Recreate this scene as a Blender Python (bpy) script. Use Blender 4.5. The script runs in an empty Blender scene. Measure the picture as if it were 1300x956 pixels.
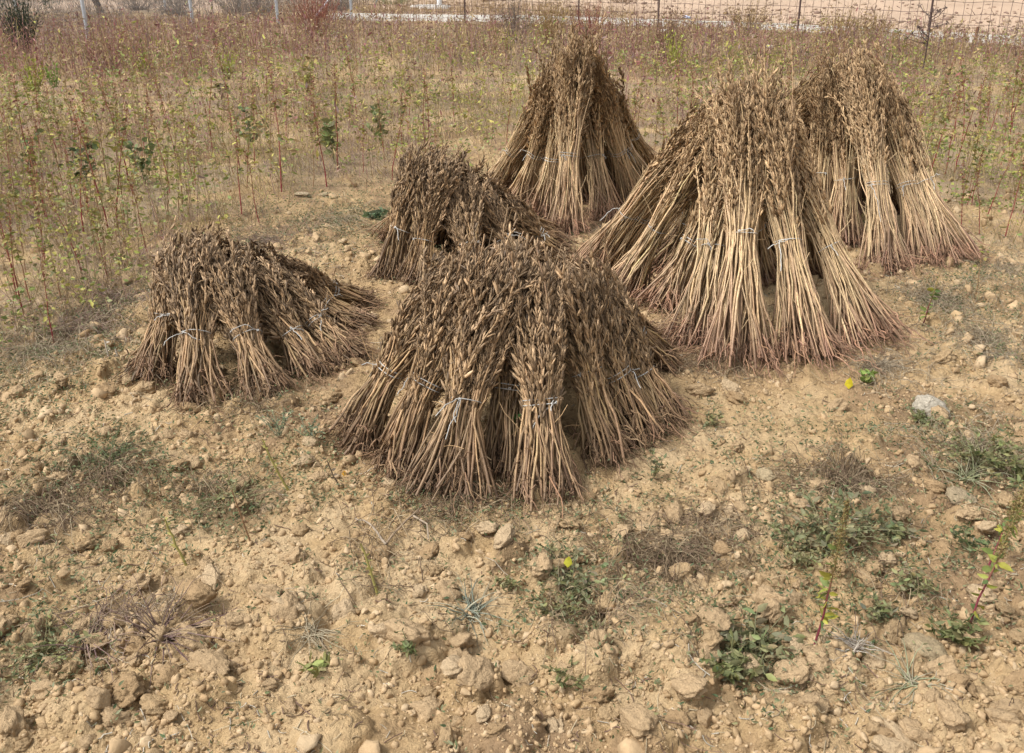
import bpy, math
import numpy as np

C = bpy.context.scene.collection
RNG = np.random.default_rng(7)
PI = math.pi

# ------------------------------------------------------------------ camera maths (only used to find where on the ground things stand)
F = 1170.0 / 1300.0
PITCH = math.radians(22.8)
CAM_H = 1.7
SP, CP = math.sin(PITCH), math.cos(PITCH)


def ray(px, py):
    x = (px - 650) / 1170.0
    u = -(py - 433) / 1170.0
    return np.array([x, CP + u * SP, -SP + u * CP])


def gp(px, py, z=0.0):
    r = ray(px, py)
    t = (z - CAM_H) / r[2]
    return np.array([r[0] * t, r[1] * t, z])


def at_depth(px, py, d):
    r = ray(px, py)
    t = d / r[1]
    return np.array([r[0] * t, d, CAM_H + r[2] * t])


# ------------------------------------------------------------------ numpy noise
def hsh(ix, iy, s):
    v = np.sin(ix * 127.1 + iy * 311.7 + s * 74.7) * 43758.5453
    return v - np.floor(v)


def vnoise(x, y, s=0.0):
    ix, iy = np.floor(x), np.floor(y)
    fx, fy = x - ix, y - iy
    fx = fx * fx * (3 - 2 * fx)
    fy = fy * fy * (3 - 2 * fy)
    a = hsh(ix, iy, s); b = hsh(ix + 1, iy, s)
    c = hsh(ix, iy + 1, s); d = hsh(ix + 1, iy + 1, s)
    return (a * (1 - fx) + b * fx) * (1 - fy) + (c * (1 - fx) + d * fx) * fy


def fbm(x, y, s=0.0, o=4):
    t = 0; a = 0.5; n = 0
    for k in range(o):
        t = t + a * vnoise(x, y, s + k * 3.1)
        n += a
        x = x * 2.03 + 5.2; y = y * 2.03 + 1.7; a *= 0.5
    return t / n


def sstep(a, b, x):
    t = np.clip((x - a) / (b - a), 0, 1)
    return t * t * (3 - 2 * t)


def lumps(x0, y0, cell, s, dens, rlo, rhi, asp):
    """rounded clods half sunk in the soil: highest bump of the nine cells round each point"""
    x, y = x0 / cell, y0 / cell
    gx = x + .30 * (fbm(x * 2.6, y * 2.6, s + 7, 3) - .5) + .10 * (vnoise(x * 11, y * 11, s + 8) - .5)
    gy = y + .30 * (fbm(x * 2.6 + 9, y * 2.6, s + 9, 3) - .5) + .10 * (vnoise(x * 11 + 5, y * 11, s + 8) - .5)
    ix, iy = np.floor(gx), np.floor(gy)
    h = np.zeros_like(x)
    for di in (-1, 0, 1):
        for dj in (-1, 0, 1):
            cx, cy = ix + di, iy + dj
            on = hsh(cx, cy, s) < dens
            px = cx + hsh(cx, cy, s + 1.3)
            py = cy + hsh(cx, cy, s + 2.6)
            r = rlo + (rhi - rlo) * hsh(cx, cy, s + 3.9) ** 2
            an = hsh(cx, cy, s + 5.1) * PI
            dx, dy = gx - px, gy - py
            ex = dx * np.cos(an) + dy * np.sin(an)
            ey = (-dx * np.sin(an) + dy * np.cos(an)) * 1.3
            q = 1 - (ex * ex + ey * ey) / (r * r)
            b = np.where(on & (q > 0), r * cell * asp * np.maximum(q, 0) ** .42 * (.55 + .9 * hsh(cx, cy, s + 6.3)) + r * cell * .5 * (ex * np.cos(an * 7) + ey * np.sin(an * 7)) / np.maximum(r, .1) * np.minimum(q * 3, 1) * .5, 0)
            h = np.maximum(h, b)
    return h


# front edge of the weedy part of the field
_edge = [gp(*p) for p in ((-260, 480), (-100, 460), (0, 445), (90, 425), (150, 365), (300, 300), (430, 262), (520, 232), (640, 200), (860, 225), (1100, 270), (1240, 285), (1300, 300), (1420, 315))]
_ex = np.array([-30] + [p[0] for p in _edge] + [30]); _ey = np.array([_edge[0][1]] + [p[1] for p in _edge] + [_edge[-1][1]])


def edge_y(x):
    return np.interp(x, _ex, _ey)


def field(x, y):
    """0 on the bare worked soil, 1 well inside the weeds"""
    w = (vnoise(x * 0.9, y * 0.9, 3) - 0.5) * 1.6
    return sstep(-1.3, 2.2, y - edge_y(x) + w)


def road_n(x):
    # near edge of the pale road behind the fence
    return np.interp(x, [-40, -12, -3.3, 0.5, 3.9, 6.5, 9.5, 13, 30], [31, 28.4, 26.9, 25.9, 24.4, 22.6, 19.6, 15.5, -6])


def height(x, y, fine=True):
    x = np.asarray(x, float); y = np.asarray(y, float)
    h = 0.10 * (fbm(x * 0.5, y * 0.5, 11, 2) - 0.5) + 0.07 * (fbm(x * 1.7, y * 1.7, 12, 3) - 0.5)
    if fine:
        near = 1 - sstep(9, 15, y)
        wx = x + 0.05 * (fbm(x * 9, y * 9, 21, 2) - 0.5) + 0.02 * (vnoise(x * 33, y * 33, 22) - 0.5)
        wy = y + 0.05 * (fbm(x * 9, y * 9, 23, 2) - 0.5) + 0.02 * (vnoise(x * 33, y * 33, 24) - 0.5)
        rough = sstep(0.33, 0.62, fbm(x * 0.9, y * 0.9, 31, 2))
        fl = 1 - 0.6 * field(x, y)
        c = lumps(wx, wy, 0.34, 41, 0.40, 0.15, 0.42, 0.36)
        c = np.maximum(c, lumps(wx, wy, 0.15, 43, 0.60, 0.14, 0.44, 0.55) * (0.35 + 0.65 * rough))
        c2 = lumps(wx, wy, 0.068, 45, 0.60, 0.16, 0.46, 0.7) * (0.3 + 0.7 * rough)
        c3 = lumps(wx, wy, 0.034, 47, 0.6, 0.18, 0.46, 0.7) * (0.45 + 0.55 * rough)
        h = h + near * fl * (c + 0.8 * c2 + 0.8 * c3 + 0.034 * (fbm(x * 14, y * 14, 51, 3) - 0.5) + 0.018 * (fbm(x * 48, y * 48, 53, 2) - 0.5))
    return h


BIG = [(225, 770, .085), (360, 790, .12), (520, 820, .085), (845, 795, .17), (600, 860, .08), (690, 722, .07), (575, 690, .055), (1050, 850, .10), (985, 772, .06), (450, 742, .07), (305, 800, .07), (750, 835, .08), (645, 690, .06), (930, 700, .05),
       (180, 655, .05), (300, 645, .05), (1130, 655, .06), (1100, 560, .06), (920, 600, .09), (1180, 470, .10), (560, 790, .06), (150, 805, .07), (60, 740, .07), (430, 840, .06), (790, 690, .05), (880, 860, .07), (70, 580, .05), (1060, 720, .06),
       (1240, 660, .09), (480, 640, .05), (1120, 420, .08), (420, 300, .12), (390, 270, .12), (470, 330, .08), (170, 400, .12), (130, 440, .08), (700, 800, .07), (250, 880, .09), (640, 920, .11), (1000, 910, .10), (420, 925, .1), (820, 930, .08), (100, 900, .09), (1200, 900, .1)]
BIG = [(*gp(a, b)[:2], c) for a, b, c in BIG]
height0 = height


def height(x, y, fine=True):
    h = height0(x, y, fine)
    if fine:
        x = np.asarray(x, float); y = np.asarray(y, float)
        for i, (bx, by, br) in enumerate(BIG):
            m = (np.abs(x - bx) < br * 1.5) & (np.abs(y - by) < br * 1.5)
            if not m.any(): continue
            dx, dy = x[m] - bx, y[m] - by
            u, v = dx / br, dy / br
            u = u + .55 * (fbm(u * 1.7 + i, v * 1.7, 201 + i, 3) - .5) + .22 * (fbm(u * 6 + i, v * 6, 301 + i, 2) - .5); v = v + .55 * (fbm(u * 1.7, v * 1.7 + i, 251 + i, 3) - .5) + .22 * (fbm(u * 6, v * 6 + i, 351 + i, 2) - .5)
            q = np.clip(1 - (u * u + 1.25 * v * v), 0, 1)
            h[m] = h[m] * (1 - .5 * np.minimum(q * 2, 1)) + br * (.50 if br < .1 else .36) * q ** .45
    return h


def gz(x, y):
    return float(height(np.array([x]), np.array([y]))[0])


# ------------------------------------------------------------------ mesh tools
class Geo:
    def __init__(self):
        self.v = []; self.q = []; self.t = []; self.c = []; self.n = 0

    def add(self, v, q=None, t=None, c=None):
        v = np.asarray(v, np.float32).reshape(-1, 3)
        if q is not None and len(q): self.q.append(np.asarray(q, np.int64).reshape(-1, 4) + self.n)
        if t is not None and len(t): self.t.append(np.asarray(t, np.int64).reshape(-1, 3) + self.n)
        if c is None: c = (0.5, 0.5, 0.5)
        c = np.asarray(c, np.float32)
        if c.ndim == 1: c = np.tile(c, (len(v), 1))
        self.v.append(v); self.c.append(c); self.n += len(v)

    def mesh(self, name, mat, smooth=False):
        v = np.concatenate(self.v); c = np.concatenate(self.c)
        q = np.concatenate(self.q) if self.q else np.zeros((0, 4), np.int64)
        t = np.concatenate(self.t) if self.t else np.zeros((0, 3), np.int64)
        me = bpy.data.meshes.new(name)
        me.vertices.add(len(v)); me.vertices.foreach_set('co', v.ravel())
        nl = q.size + t.size
        me.loops.add(nl)
        me.loops.foreach_set('vertex_index', np.concatenate([q.ravel(), t.ravel()]).astype(np.int32))
        me.polygons.add(len(q) + len(t))
        st = np.concatenate([np.arange(len(q)) * 4, q.size + np.arange(len(t)) * 3]).astype(np.int32)
        me.polygons.foreach_set('loop_start', st)
        if smooth: me.polygons.foreach_set('use_smooth', np.ones(len(q) + len(t), bool))
        me.update(calc_edges=True)
        a = me.attributes.new('Col', 'FLOAT_COLOR', 'POINT')
        a.data.foreach_set('color', np.concatenate([c, np.ones((len(c), 1), np.float32)], 1).astype(np.float32).ravel())
        me.materials.append(mat)
        return me

    def build(self, name, mat, parent=None, smooth=False):
        o = bpy.data.objects.new(name, self.mesh(name, mat, smooth))
        C.objects.link(o)
        if parent is not None: o.parent = parent
        return o


def norm(a):
    return a / np.maximum(np.linalg.norm(a, axis=-1, keepdims=True), 1e-9)


def tubes(geo, P, R, S, col):
    """P (N,K,3) centre lines, R (N,K) radii, S sides, col (N,K,3)"""
    P = np.asarray(P, float); N, K, _ = P.shape
    T = norm(np.gradient(P, axis=1))
    ref = np.where(np.abs(T[..., 2:3]) > 0.9, np.array([1.0, 0, 0]), np.array([0, 0, 1.0]))
    A = norm(np.cross(T, ref)); B = np.cross(T, A)
    an = np.arange(S) * 2 * PI / S
    V = P[:, :, None, :] + R[:, :, None, None] * (np.cos(an)[None, None, :, None] * A[:, :, None, :] + np.sin(an)[None, None, :, None] * B[:, :, None, :])
    idx = np.arange(N * K * S).reshape(N, K, S)
    a = idx[:, :-1, :]; b = np.roll(idx, -1, 2)[:, :-1, :]
    d = idx[:, 1:, :]; c = np.roll(idx, -1, 2)[:, 1:, :]
    Q = np.stack([a, b, c, d], -1).reshape(-1, 4)
    col = np.broadcast_to(np.asarray(col, np.float32).reshape((N, K, 1, 3) if np.asarray(col).ndim == 3 else (1, 1, 1, 3)), (N, K, S, 3))
    geo.add(V.reshape(-1, 3), q=Q, c=col.reshape(-1, 3))


def scatter(geo, tv, tq, tt, pos, axis, scale, col, roll=None, rng=RNG):
    """copies of a template (its length along +Z) at pos, pointing along axis; col (M,3) or (M,nv,3)"""
    M = len(pos)
    if M == 0: return
    axis = norm(np.asarray(axis, float))
    ref = np.where(np.abs(axis[:, 2:3]) > 0.95, np.array([1.0, 0, 0]), np.array([0, 0, 1.0]))
    A = norm(np.cross(axis, ref)); B = np.cross(axis, A)
    if roll is None: roll = rng.uniform(0, 2 * PI, M)
    A2 = A * np.cos(roll)[:, None] + B * np.sin(roll)[:, None]
    B2 = -A * np.sin(roll)[:, None] + B * np.cos(roll)[:, None]
    sc = np.asarray(scale, float)
    if sc.ndim == 1: sc = np.repeat(sc[:, None], 3, 1)
    V = (tv[None, :, 0:1] * sc[:, None, 0:1]) * A2[:, None, :] + (tv[None, :, 1:2] * sc[:, None, 1:2]) * B2[:, None, :] + (tv[None, :, 2:3] * sc[:, None, 2:3]) * axis[:, None, :]
    V = V + np.asarray(pos, float)[:, None, :]
    n = len(tv); off = (np.arange(M) * n)[:, None, None]
    q = (np.asarray(tq)[None] + off).reshape(-1, 4) if tq is not None and len(tq) else None
    t = (np.asarray(tt)[None] + off).reshape(-1, 3) if tt is not None and len(tt) else None
    col = np.asarray(col, np.float32)
    if col.ndim == 1: col = np.tile(col, (M, 1))
    if col.ndim == 2: col = np.repeat(col[:, None, :], n, 1)
    geo.add(V.reshape(-1, 3), q=q, t=t, c=col.reshape(-1, 3))


# templates -------------------------------------------------------
# sesame capsule: four-ribbed, blunt foot, split pointed tip
_r1 = [(.5, 0, .18), (0, .36, .18), (-.5, 0, .18), (0, -.36, .18)]
_r2 = [(.46, 0, .68), (0, .30, .68), (-.46, 0, .68), (0, -.30, .68)]
POD_V = np.array([(0, 0, 0)] + _r1 + _r2 + [(.26, 0, 1.0), (-.26, 0, .97)])
POD_Q = np.array([(1 + i, 1 + (i + 1) % 4, 5 + (i + 1) % 4, 5 + i) for i in range(4)])
POD_T = np.array([(0, 1 + (i + 1) % 4, 1 + i) for i in range(4)] + [(5, 6, 9), (8, 5, 9), (6, 7, 10), (7, 8, 10)])
# pointed leaf, folded a little along the midrib and bent
LEAF_V = np.array([(0, 0, 0), (.24, .05, .35), (0, -.03, .38), (-.24, .05, .35), (.17, .0, .72), (0, -.08, .72), (-.17, .0, .72), (0, -.16, 1.0)])
LEAF_Q = np.array([(1, 4, 5, 2), (2, 5, 6, 3)])
LEAF_T = np.array([(0, 1, 2), (0, 2, 3), (4, 7, 5), (5, 7, 6)])
CHIP_V = np.array([(0, 0, 0), (.3, .06, .45), (0, 0, 1), (-.3, .06, .55)])
CHIP_Q = np.array([(0, 1, 2, 3)])


def ico(sub):
    import bmesh
    bm = bmesh.new()
    bmesh.ops.create_icosphere(bm, subdivisions=sub, radius=1.0)
    v = np.array([p.co[:] for p in bm.verts]); f = np.array([[p.index for p in q.verts] for q in bm.faces])
    bm.free()
    return v, f


ICO1, ICO1F = ico(1)
ICO2, ICO2F = ico(2)
ICO3, ICO3F = ico(4)


# ------------------------------------------------------------------ materials
def vmat(name, rough=0.85, spec=0.2, nscale=40, namt=0.3, trans=0.0, bump=0.0, bscale=200, coord='Object', stretch=None):
    m = bpy.data.materials.new(name); m.use_nodes = True
    nt = m.node_tree; N = nt.nodes; L = nt.links
    for n in list(N): N.remove(n)
    out = N.new('ShaderNodeOutputMaterial'); bs = N.new('ShaderNodeBsdfPrincipled')
    at = N.new('ShaderNodeAttribute'); at.attribute_name = 'Col'
    tc = N.new('ShaderNodeTexCoord')
    src = tc.outputs[coord]
    if stretch:
        mp = N.new('ShaderNodeMapping'); mp.inputs['Scale'].default_value = stretch
        L.new(src, mp.inputs['Vector']); src = mp.outputs['Vector']
    nz = N.new('ShaderNodeTexNoise'); nz.inputs['Scale'].default_value = nscale; nz.inputs['Detail'].default_value = 5; nz.inputs['Roughness'].default_value = 0.65
    L.new(src, nz.inputs['Vector'])
    mr = N.new('ShaderNodeMapRange'); mr.inputs['From Min'].default_value = 0.25; mr.inputs['From Max'].default_value = 0.75
    mr.inputs['To Min'].default_value = 1 - namt; mr.inputs['To Max'].default_value = 1 + namt
    L.new(nz.outputs['Fac'], mr.inputs['Value'])
    mx = N.new('ShaderNodeVectorMath'); mx.operation = 'SCALE'
    L.new(at.outputs['Color'], mx.inputs[0]); L.new(mr.outputs['Result'], mx.inputs['Scale'])
    L.new(mx.outputs[0], bs.inputs['Base Color'])
    bs.inputs['Roughness'].default_value = rough
    bs.inputs['Specular IOR Level'].default_value = spec
    if bump:
        nb = N.new('ShaderNodeTexNoise'); nb.inputs['Scale'].default_value = bscale; nb.inputs['Detail'].default_value = 6; nb.inputs['Roughness'].default_value = 0.7
        L.new(src, nb.inputs['Vector'])
        bp = N.new('ShaderNodeBump'); bp.inputs['Strength'].default_value = 0.7; bp.inputs['Distance'].default_value = bump
        L.new(nb.outputs['Fac'], bp.inputs['Height']); L.new(bp.outputs['Normal'], bs.inputs['Normal'])
    if trans:
        tr = N.new('ShaderNodeBsdfTranslucent'); ms = N.new('ShaderNodeMixShader'); ms.inputs[0].default_value = trans
        L.new(mx.outputs[0], tr.inputs['Color']); L.new(bs.outputs[0], ms.inputs[1]); L.new(tr.outputs[0], ms.inputs[2]); L.new(ms.outputs[0], out.inputs['Surface'])
    else:
        L.new(bs.outputs[0], out.inputs['Surface'])
    return m


M_SOIL = vmat('dry_soil', 0.95, 0.1, 55, 0.20, 0, 0.016, 85)
def crumble(m, k=1.0):
    nt = m.node_tree; N = nt.nodes; L = nt.links
    bp = next(n for n in N if n.bl_idname == 'ShaderNodeBump'); tc = next(n for n in N if n.bl_idname == 'ShaderNodeTexCoord')
    old = bp.inputs['Height'].links[0].from_socket
    warp = N.new('ShaderNodeTexNoise'); warp.inputs['Scale'].default_value = 30 * k; warp.inputs['Detail'].default_value = 3
    L.new(tc.outputs['Object'], warp.inputs['Vector'])
    wm = N.new('ShaderNodeVectorMath'); wm.operation = 'MULTIPLY_ADD'; wm.inputs[1].default_value = (.03 / k, .03 / k, .03 / k)
    L.new(warp.outputs['Color'], wm.inputs[0]); L.new(tc.outputs['Object'], wm.inputs[2])
    acc = old
    for sc_, wt in ((42, -.55), (95, -.35), (210, -.2)):
        vo = N.new('ShaderNodeTexVoronoi'); vo.inputs['Scale'].default_value = sc_ * k
        L.new(wm.outputs[0], vo.inputs['Vector'])
        ma = N.new('ShaderNodeMath'); ma.operation = 'MULTIPLY_ADD'; ma.inputs[1].default_value = wt
        L.new(vo.outputs['Distance'], ma.inputs[0]); L.new(acc, ma.inputs[2]); acc = ma.outputs[0]
    L.new(acc, bp.inputs['Height'])


crumble(M_SOIL)
M_CLOD = vmat('dry_clod', 0.95, 0.1, 3.0, 0.18, 0, 0.016, 6, 'Object')
crumble(M_CLOD, .055)
M_CRUMB = vmat('soil_crumb', 0.95, 0.1, 40, 0.15, 0, 0.004, 160)
M_STALK = vmat('straw', 0.55, 0.35, 60, 0.35, 0)
M_POD = vmat('seed_capsule', 0.55, 0.35, 130, 0.40, 0.06)
M_ROOT = vmat('dry_root', 0.8, 0.2, 80, 0.3, 0)
M_LEAF = vmat('leaf', 0.6, 0.3, 60, 0.25, 0.25)
M_GRASS = vmat('dry_grass', 0.75, 0.2, 30, 0.25, 0.2)
M_STEM = vmat('weed_stem', 0.55, 0.3, 50, 0.25, 0)
M_TWINE = vmat('plastic_twine', 0.4, 0.4, 90, 0.12, 0.1)
M_STONE = vmat('stone', 0.85, 0.2, 5, 0.4, 0, 0.03, 9)
M_METAL = vmat('galvanised_steel', 0.45, 0.5, 20, 0.12, 0)
M_WIRE = vmat('rusty_wire', 0.7, 0.3, 40, 0.2, 0)
M_ROAD = vmat('concrete_road', 0.9, 0.2, 4, 0.14, 0, 0.01, 30)
M_BARK = vmat('bark', 0.9, 0.1, 12, 0.35, 0, 0.02, 30)
M_POLE = vmat('painted_concrete', 0.7, 0.2, 8, 0.12, 0)
M_PLASTIC = vmat('plastic_scrap', 0.35, 0.4, 20, 0.08, 0.1)


def tag(o, label=None, cat=None, group=None, kind=None):
    for k, v in (('label', label), ('category', cat), ('group', group), ('kind', kind)):
        if v: o[k] = v
    return o


def empty(name, loc, label, cat, group=None):
    o = bpy.data.objects.new(name, None); C.objects.link(o)
    o.location = tuple(float(a) for a in loc); o.empty_display_size = 0.1
    return tag(o, label, cat, group)


# ------------------------------------------------------------------ GROUND
rows = np.concatenate([[-300, -60, -15, -5, -2, -0.5, 0.3, 0.7], np.geomspace(1.0, 14, 860), np.geomspace(14.3, 900, 70)])
uu = np.concatenate([[-400, -60, -12, -4, -2, -1.4, -1.15], np.linspace(-1, 1, 1040), [1.15, 1.4, 2, 4, 12, 60, 400]])
hw = 2.6 + 0.62 * np.maximum(rows, 0)
GX = np.clip(uu[None, :] * hw[:, None], -900, 900); GY = np.repeat(rows[:, None], len(uu), 1)
GZ = height(GX, GY)
nr, nc = GX.shape
# soil colour: ochre with paler dusty and browner areas; dark humus where dead roots and litter lie; browner litter in the weeds
ochre = np.array([0.378, 0.263, 0.140]); pale = np.array([0.450, 0.332, 0.198]); brown = np.array([0.255, 0.172, 0.100])
humus = np.array([0.125, 0.085, 0.050]); mulch = np.array([0.250, 0.190, 0.128])
n1 = fbm(GX * 1.3, GY * 1.3, 61, 4)[..., None]; n2 = fbm(GX * 7, GY * 7, 63, 4)[..., None]
col = ochre + (pale - ochre) * sstep(0.45, 0.75, n1 * 0.5 + n2 * 0.5) + (brown - ochre) * sstep(0.52, 0.30, n1 * 0.6 + n2 * 0.4)
fw = field(GX, GY)[..., None]
col = col + (mulch - col) * (0.85 * fw * sstep(0.3, 0.6, fbm(GX * 3, GY * 3, 65, 3))[..., None])
PATCH = [(850, 690, .33, .10), (1070, 605, .30, .09), (900, 660, .18, .07), (760, 765, .20, .10), (640, 700, .12, .05), (1190, 385, .22, .12), (60, 655, .26, .10),
         (120, 600, .35, .12), (90, 395, .45, .2), (1250, 560, .4, .2), (960, 830, .2, .10), (200, 770, .16, .08), (300, 640, .2, .10), (1100, 660, .3, .1), (30, 850, .25, .1)]
for (px, py, rx, ry) in PATCH:
    p = gp(px, py)
    d = ((GX - p[0]) / rx) ** 2 + ((GY - p[1]) / (ry * 2.2)) ** 2
    w = np.clip(1 - d, 0, 1) ** 0.7 * sstep(0.30, 0.62, fbm(GX * 9, GY * 9, 71, 3))
    col = col + (humus - col) * (0.75 * w[..., None])
far = sstep(1.5, 4.5, GY - road_n(GX) + 1.5 * (vnoise(GX * .7, GY * .7, 75) - .5))[..., None]
fcol = np.array([0.43, 0.315, 0.230]) * (0.85 + .3 * fbm(GX * .8, GY * .8, 76, 4)[..., None])
col = col + (fcol - col) * far
idx = np.arange(nr * nc).reshape(nr, nc)
Q = np.stack([idx[:-1, :-1], idx[:-1, 1:], idx[1:, 1:], idx[1:, :-1]], -1).reshape(-1, 4)
g = Geo(); g.add(np.stack([GX, GY, GZ], -1), q=Q, c=col.reshape(-1, 3))
tag(g.build('ground', M_SOIL, smooth=True), 'bare ochre soil of the harvested field', 'ground', kind='structure')
del GX, GY, GZ, col, n1, n2, fw, Q, idx

# ------------------------------------------------------------------ CLODS: loose lumps of dry earth
def lump_mesh(name, k, mat, V=ICO3, Fc=ICO3F, rough=1.0, base=(0.385, 0.255, 0.125), smooth=True):
    r = np.random.default_rng(100 + k)
    v = V.copy()
    d = np.ones(len(v))
    for f, a in ((1.3, .34), (2.7, .26), (5.5, .17), (11, .10), (20, .05)):
        ph = r.uniform(0, 20, 3)
        w = (vnoise(v[:, 0] * f + ph[0], v[:, 1] * f + ph[1] + v[:, 2] * f * 1.7, k) + vnoise(v[:, 2] * f + ph[2], v[:, 0] * f + ph[1] - v[:, 1] * f * 1.3, k + 9) - 1)
        d = d + a * rough * w
    for j in range(4):                                            # broken faces
        n = norm(r.normal(size=3)); c = r.uniform(0.7, 0.95)
        s = v @ n * d
        d = np.where(s > c, d * c / np.maximum(s, 1e-6) * 0.97 + d * 0.03, d)
    v = v * d[:, None] * np.array([1, r.uniform(.75, 1), r.uniform(.6, .8)])
    g = Geo(); g.add(v, t=Fc, c=np.asarray(base))
    return g.mesh(name, mat, smooth)


CLOD_TONES = [(0.385, 0.272, 0.155), (0.42, 0.30, 0.178), (0.35, 0.24, 0.134), (0.40, 0.285, 0.168), (0.45, 0.335, 0.21)]
clod_meshes = [lump_mesh('clod', k, M_CLOD, base=CLOD_TONES[k % 5], rough=1.0 + 0.25 * (k % 3)) for k in range(14)]

nC = 13500
cy = np.exp(RNG.uniform(math.log(1.25), math.log(7.5), nC)); cx = RNG.uniform(-1, 1, nC) * (1.9 + 0.6 * cy)
cs = 0.0075 * (1 - RNG.random(nC)) ** (-0.62); cs = np.clip(cs, 0.006, 0.040)
dens = sstep(0.30, 0.58, fbm(cx * 0.9, cy * 0.9, 31, 2))
keep = (RNG.random(nC) < 0.25 + 0.75 * dens) & (RNG.random(nC) > field(cx, cy) * 0.8)
cx, cy, cs = cx[keep], cy[keep], cs[keep]
for (px, py, s) in ((90, 572, .03), (58, 572, .036), (238, 585, .03), (522, 508, .035), (178, 500, .03), (590, 675, .035), (640, 690, .04), (520, 818, .06), (600, 865, .055),
                    (1130, 520, .04), (690, 725, .045), (160, 655, .03), (305, 645, .035), (200, 660, .03), (250, 770, .055), (150, 800, .04), (365, 790, .05), (118, 800, .03), (1118, 645, .035),
                    (985, 770, .04), (545, 695, .04), (480, 700, .04), (300, 800, .035), (555, 850, .05), (790, 600, .04), (455, 575, .03), (660, 845, .05), (905, 800, .045), (1030, 650, .03)):
    p = gp(px, py); cx = np.append(cx, p[0]); cy = np.append(cy, p[1]); cs = np.append(cs, s * .85)
cz = height(cx, cy)
rank = np.argsort(-(cs / np.hypot(cx, cy)) * (np.abs(cx) < 0.42 + 0.52 * cy) * (cy > 1.62))
ind = set(rank[:285].tolist())
for i in rank[:285]:
    o = bpy.data.objects.new('earth_clod', clod_meshes[int(RNG.integers(14))]); C.objects.link(o)
    s = float(cs[i])
    o.location = (float(cx[i]), float(cy[i]), float(cz[i]) + s * 0.12)
    o.rotation_euler = (RNG.uniform(-.5, .5), RNG.uniform(-.5, .5), RNG.uniform(0, 2 * PI))
    o.scale = (s * RNG.uniform(.9, 1.25), s * RNG.uniform(.85, 1.1), s * RNG.uniform(.8, 1.05))
    tag(o, 'loose rounded clod of dry ochre earth lying on the bare soil', 'clod', 'clods of dry earth')
rest = np.array([i for i in range(len(cx)) if i not in ind])
# crumbs: all the smaller lumps, one object
g = Geo()
k1 = 80000
ky = np.exp(RNG.uniform(math.log(1.3), math.log(5.5), k1)); kx = RNG.uniform(-1, 1, k1) * (1.9 + 0.6 * ky)
kd = sstep(0.28, 0.6, fbm(kx * 2.2, ky * 2.2, 33, 2)); kk = (RNG.random(k1) < 0.15 + 0.85 * kd) & (RNG.random(k1) > field(kx, ky))
kx, ky = kx[kk], ky[kk]; ks = 0.0035 * (1 - RNG.random(len(kx))) ** (-0.5); ks = np.clip(ks, .003, .014)
ax = np.concatenate([cx[rest], kx]); ay = np.concatenate([cy[rest], ky]); as_ = np.concatenate([cs[rest], ks])
az = height(ax, ay)
tones = np.array(CLOD_TONES)
for big, V, Fc in ((True, ICO2, ICO2F), (False, ICO1, ICO1F)):
    m = (as_ > 0.011) == big
    for k in range(16):
        mm = m & (np.arange(len(as_)) % 16 == k)
        v = V * (1 + 0.75 * (RNG.random(len(V)) - 0.5))[:, None] * RNG.uniform(.6, 1.2, 3)
        for j in range(6):
            nn_ = norm(RNG.normal(size=3)); pr = v @ nn_; cc_ = RNG.uniform(.35, .75)
            v = v - np.maximum(pr - cc_, 0)[:, None] * nn_
        M = int(mm.sum())
        sc = as_[mm][:, None] * RNG.uniform(.75, 1.2, (M, 3))
        scatter(g, v, None, Fc, np.stack([ax[mm], ay[mm], az[mm] + as_[mm] * 0.05], -1), RNG.normal(size=(M, 3)), sc, tones[RNG.integers(0, 5, M)] * RNG.uniform(.88, 1.1, (M, 1)))
tag(g.build('soil_crumbs', M_CRUMB), 'small crumbs of dry ochre earth strewn over the soil', 'soil crumbs', kind='stuff')

# stones told apart
def stone(px, py, size, k, tone, label, flat=0.8, sink=.25):
    p = gp(px, py)
    o = bpy.data.objects.new('stone', lump_mesh('stone', k, M_STONE, rough=0.6, base=tone)); C.objects.link(o)
    o.location = (p[0], p[1], gz(p[0], p[1]) + size * sink * .4); o.rotation_euler = (0.2, 0.1, k)
    size *= .86; o.scale = (size * 1.05, size, size * flat)
    tag(o, label, 'stone')


stone(1180, 522, .078, 31, (.46, .41, .33), 'pale grey rounded stone half sunk in bare soil beyond the big straw stook', 1.1)
stone(1218, 640, .060, 32, (.37, .29, .185), 'flat three-cornered brown stone beside the green herbs', .6)
stone(1178, 818, .068, 33, (.40, .31, .19), 'large smooth pale yellow stone near the leaning crimson stem', .9)
stone(385, 256, .070, 34, (.42, .33, .22), 'long pale stone at the edge of the weeds behind the small dark stook', .5)
stone(412, 253, .060, 35, (.40, .30, .19), 'short tan stone touching the long pale stone at the weed edge', .5)
stone(1142, 645, .045, 36, (.41, .31, .18), 'egg-sized ochre stone beside a leafy herb', .8)
stone(972, 600, .040, 37, (.47, .37, .23), 'thin pale stone flake standing upright in loose soil', .9)


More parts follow.
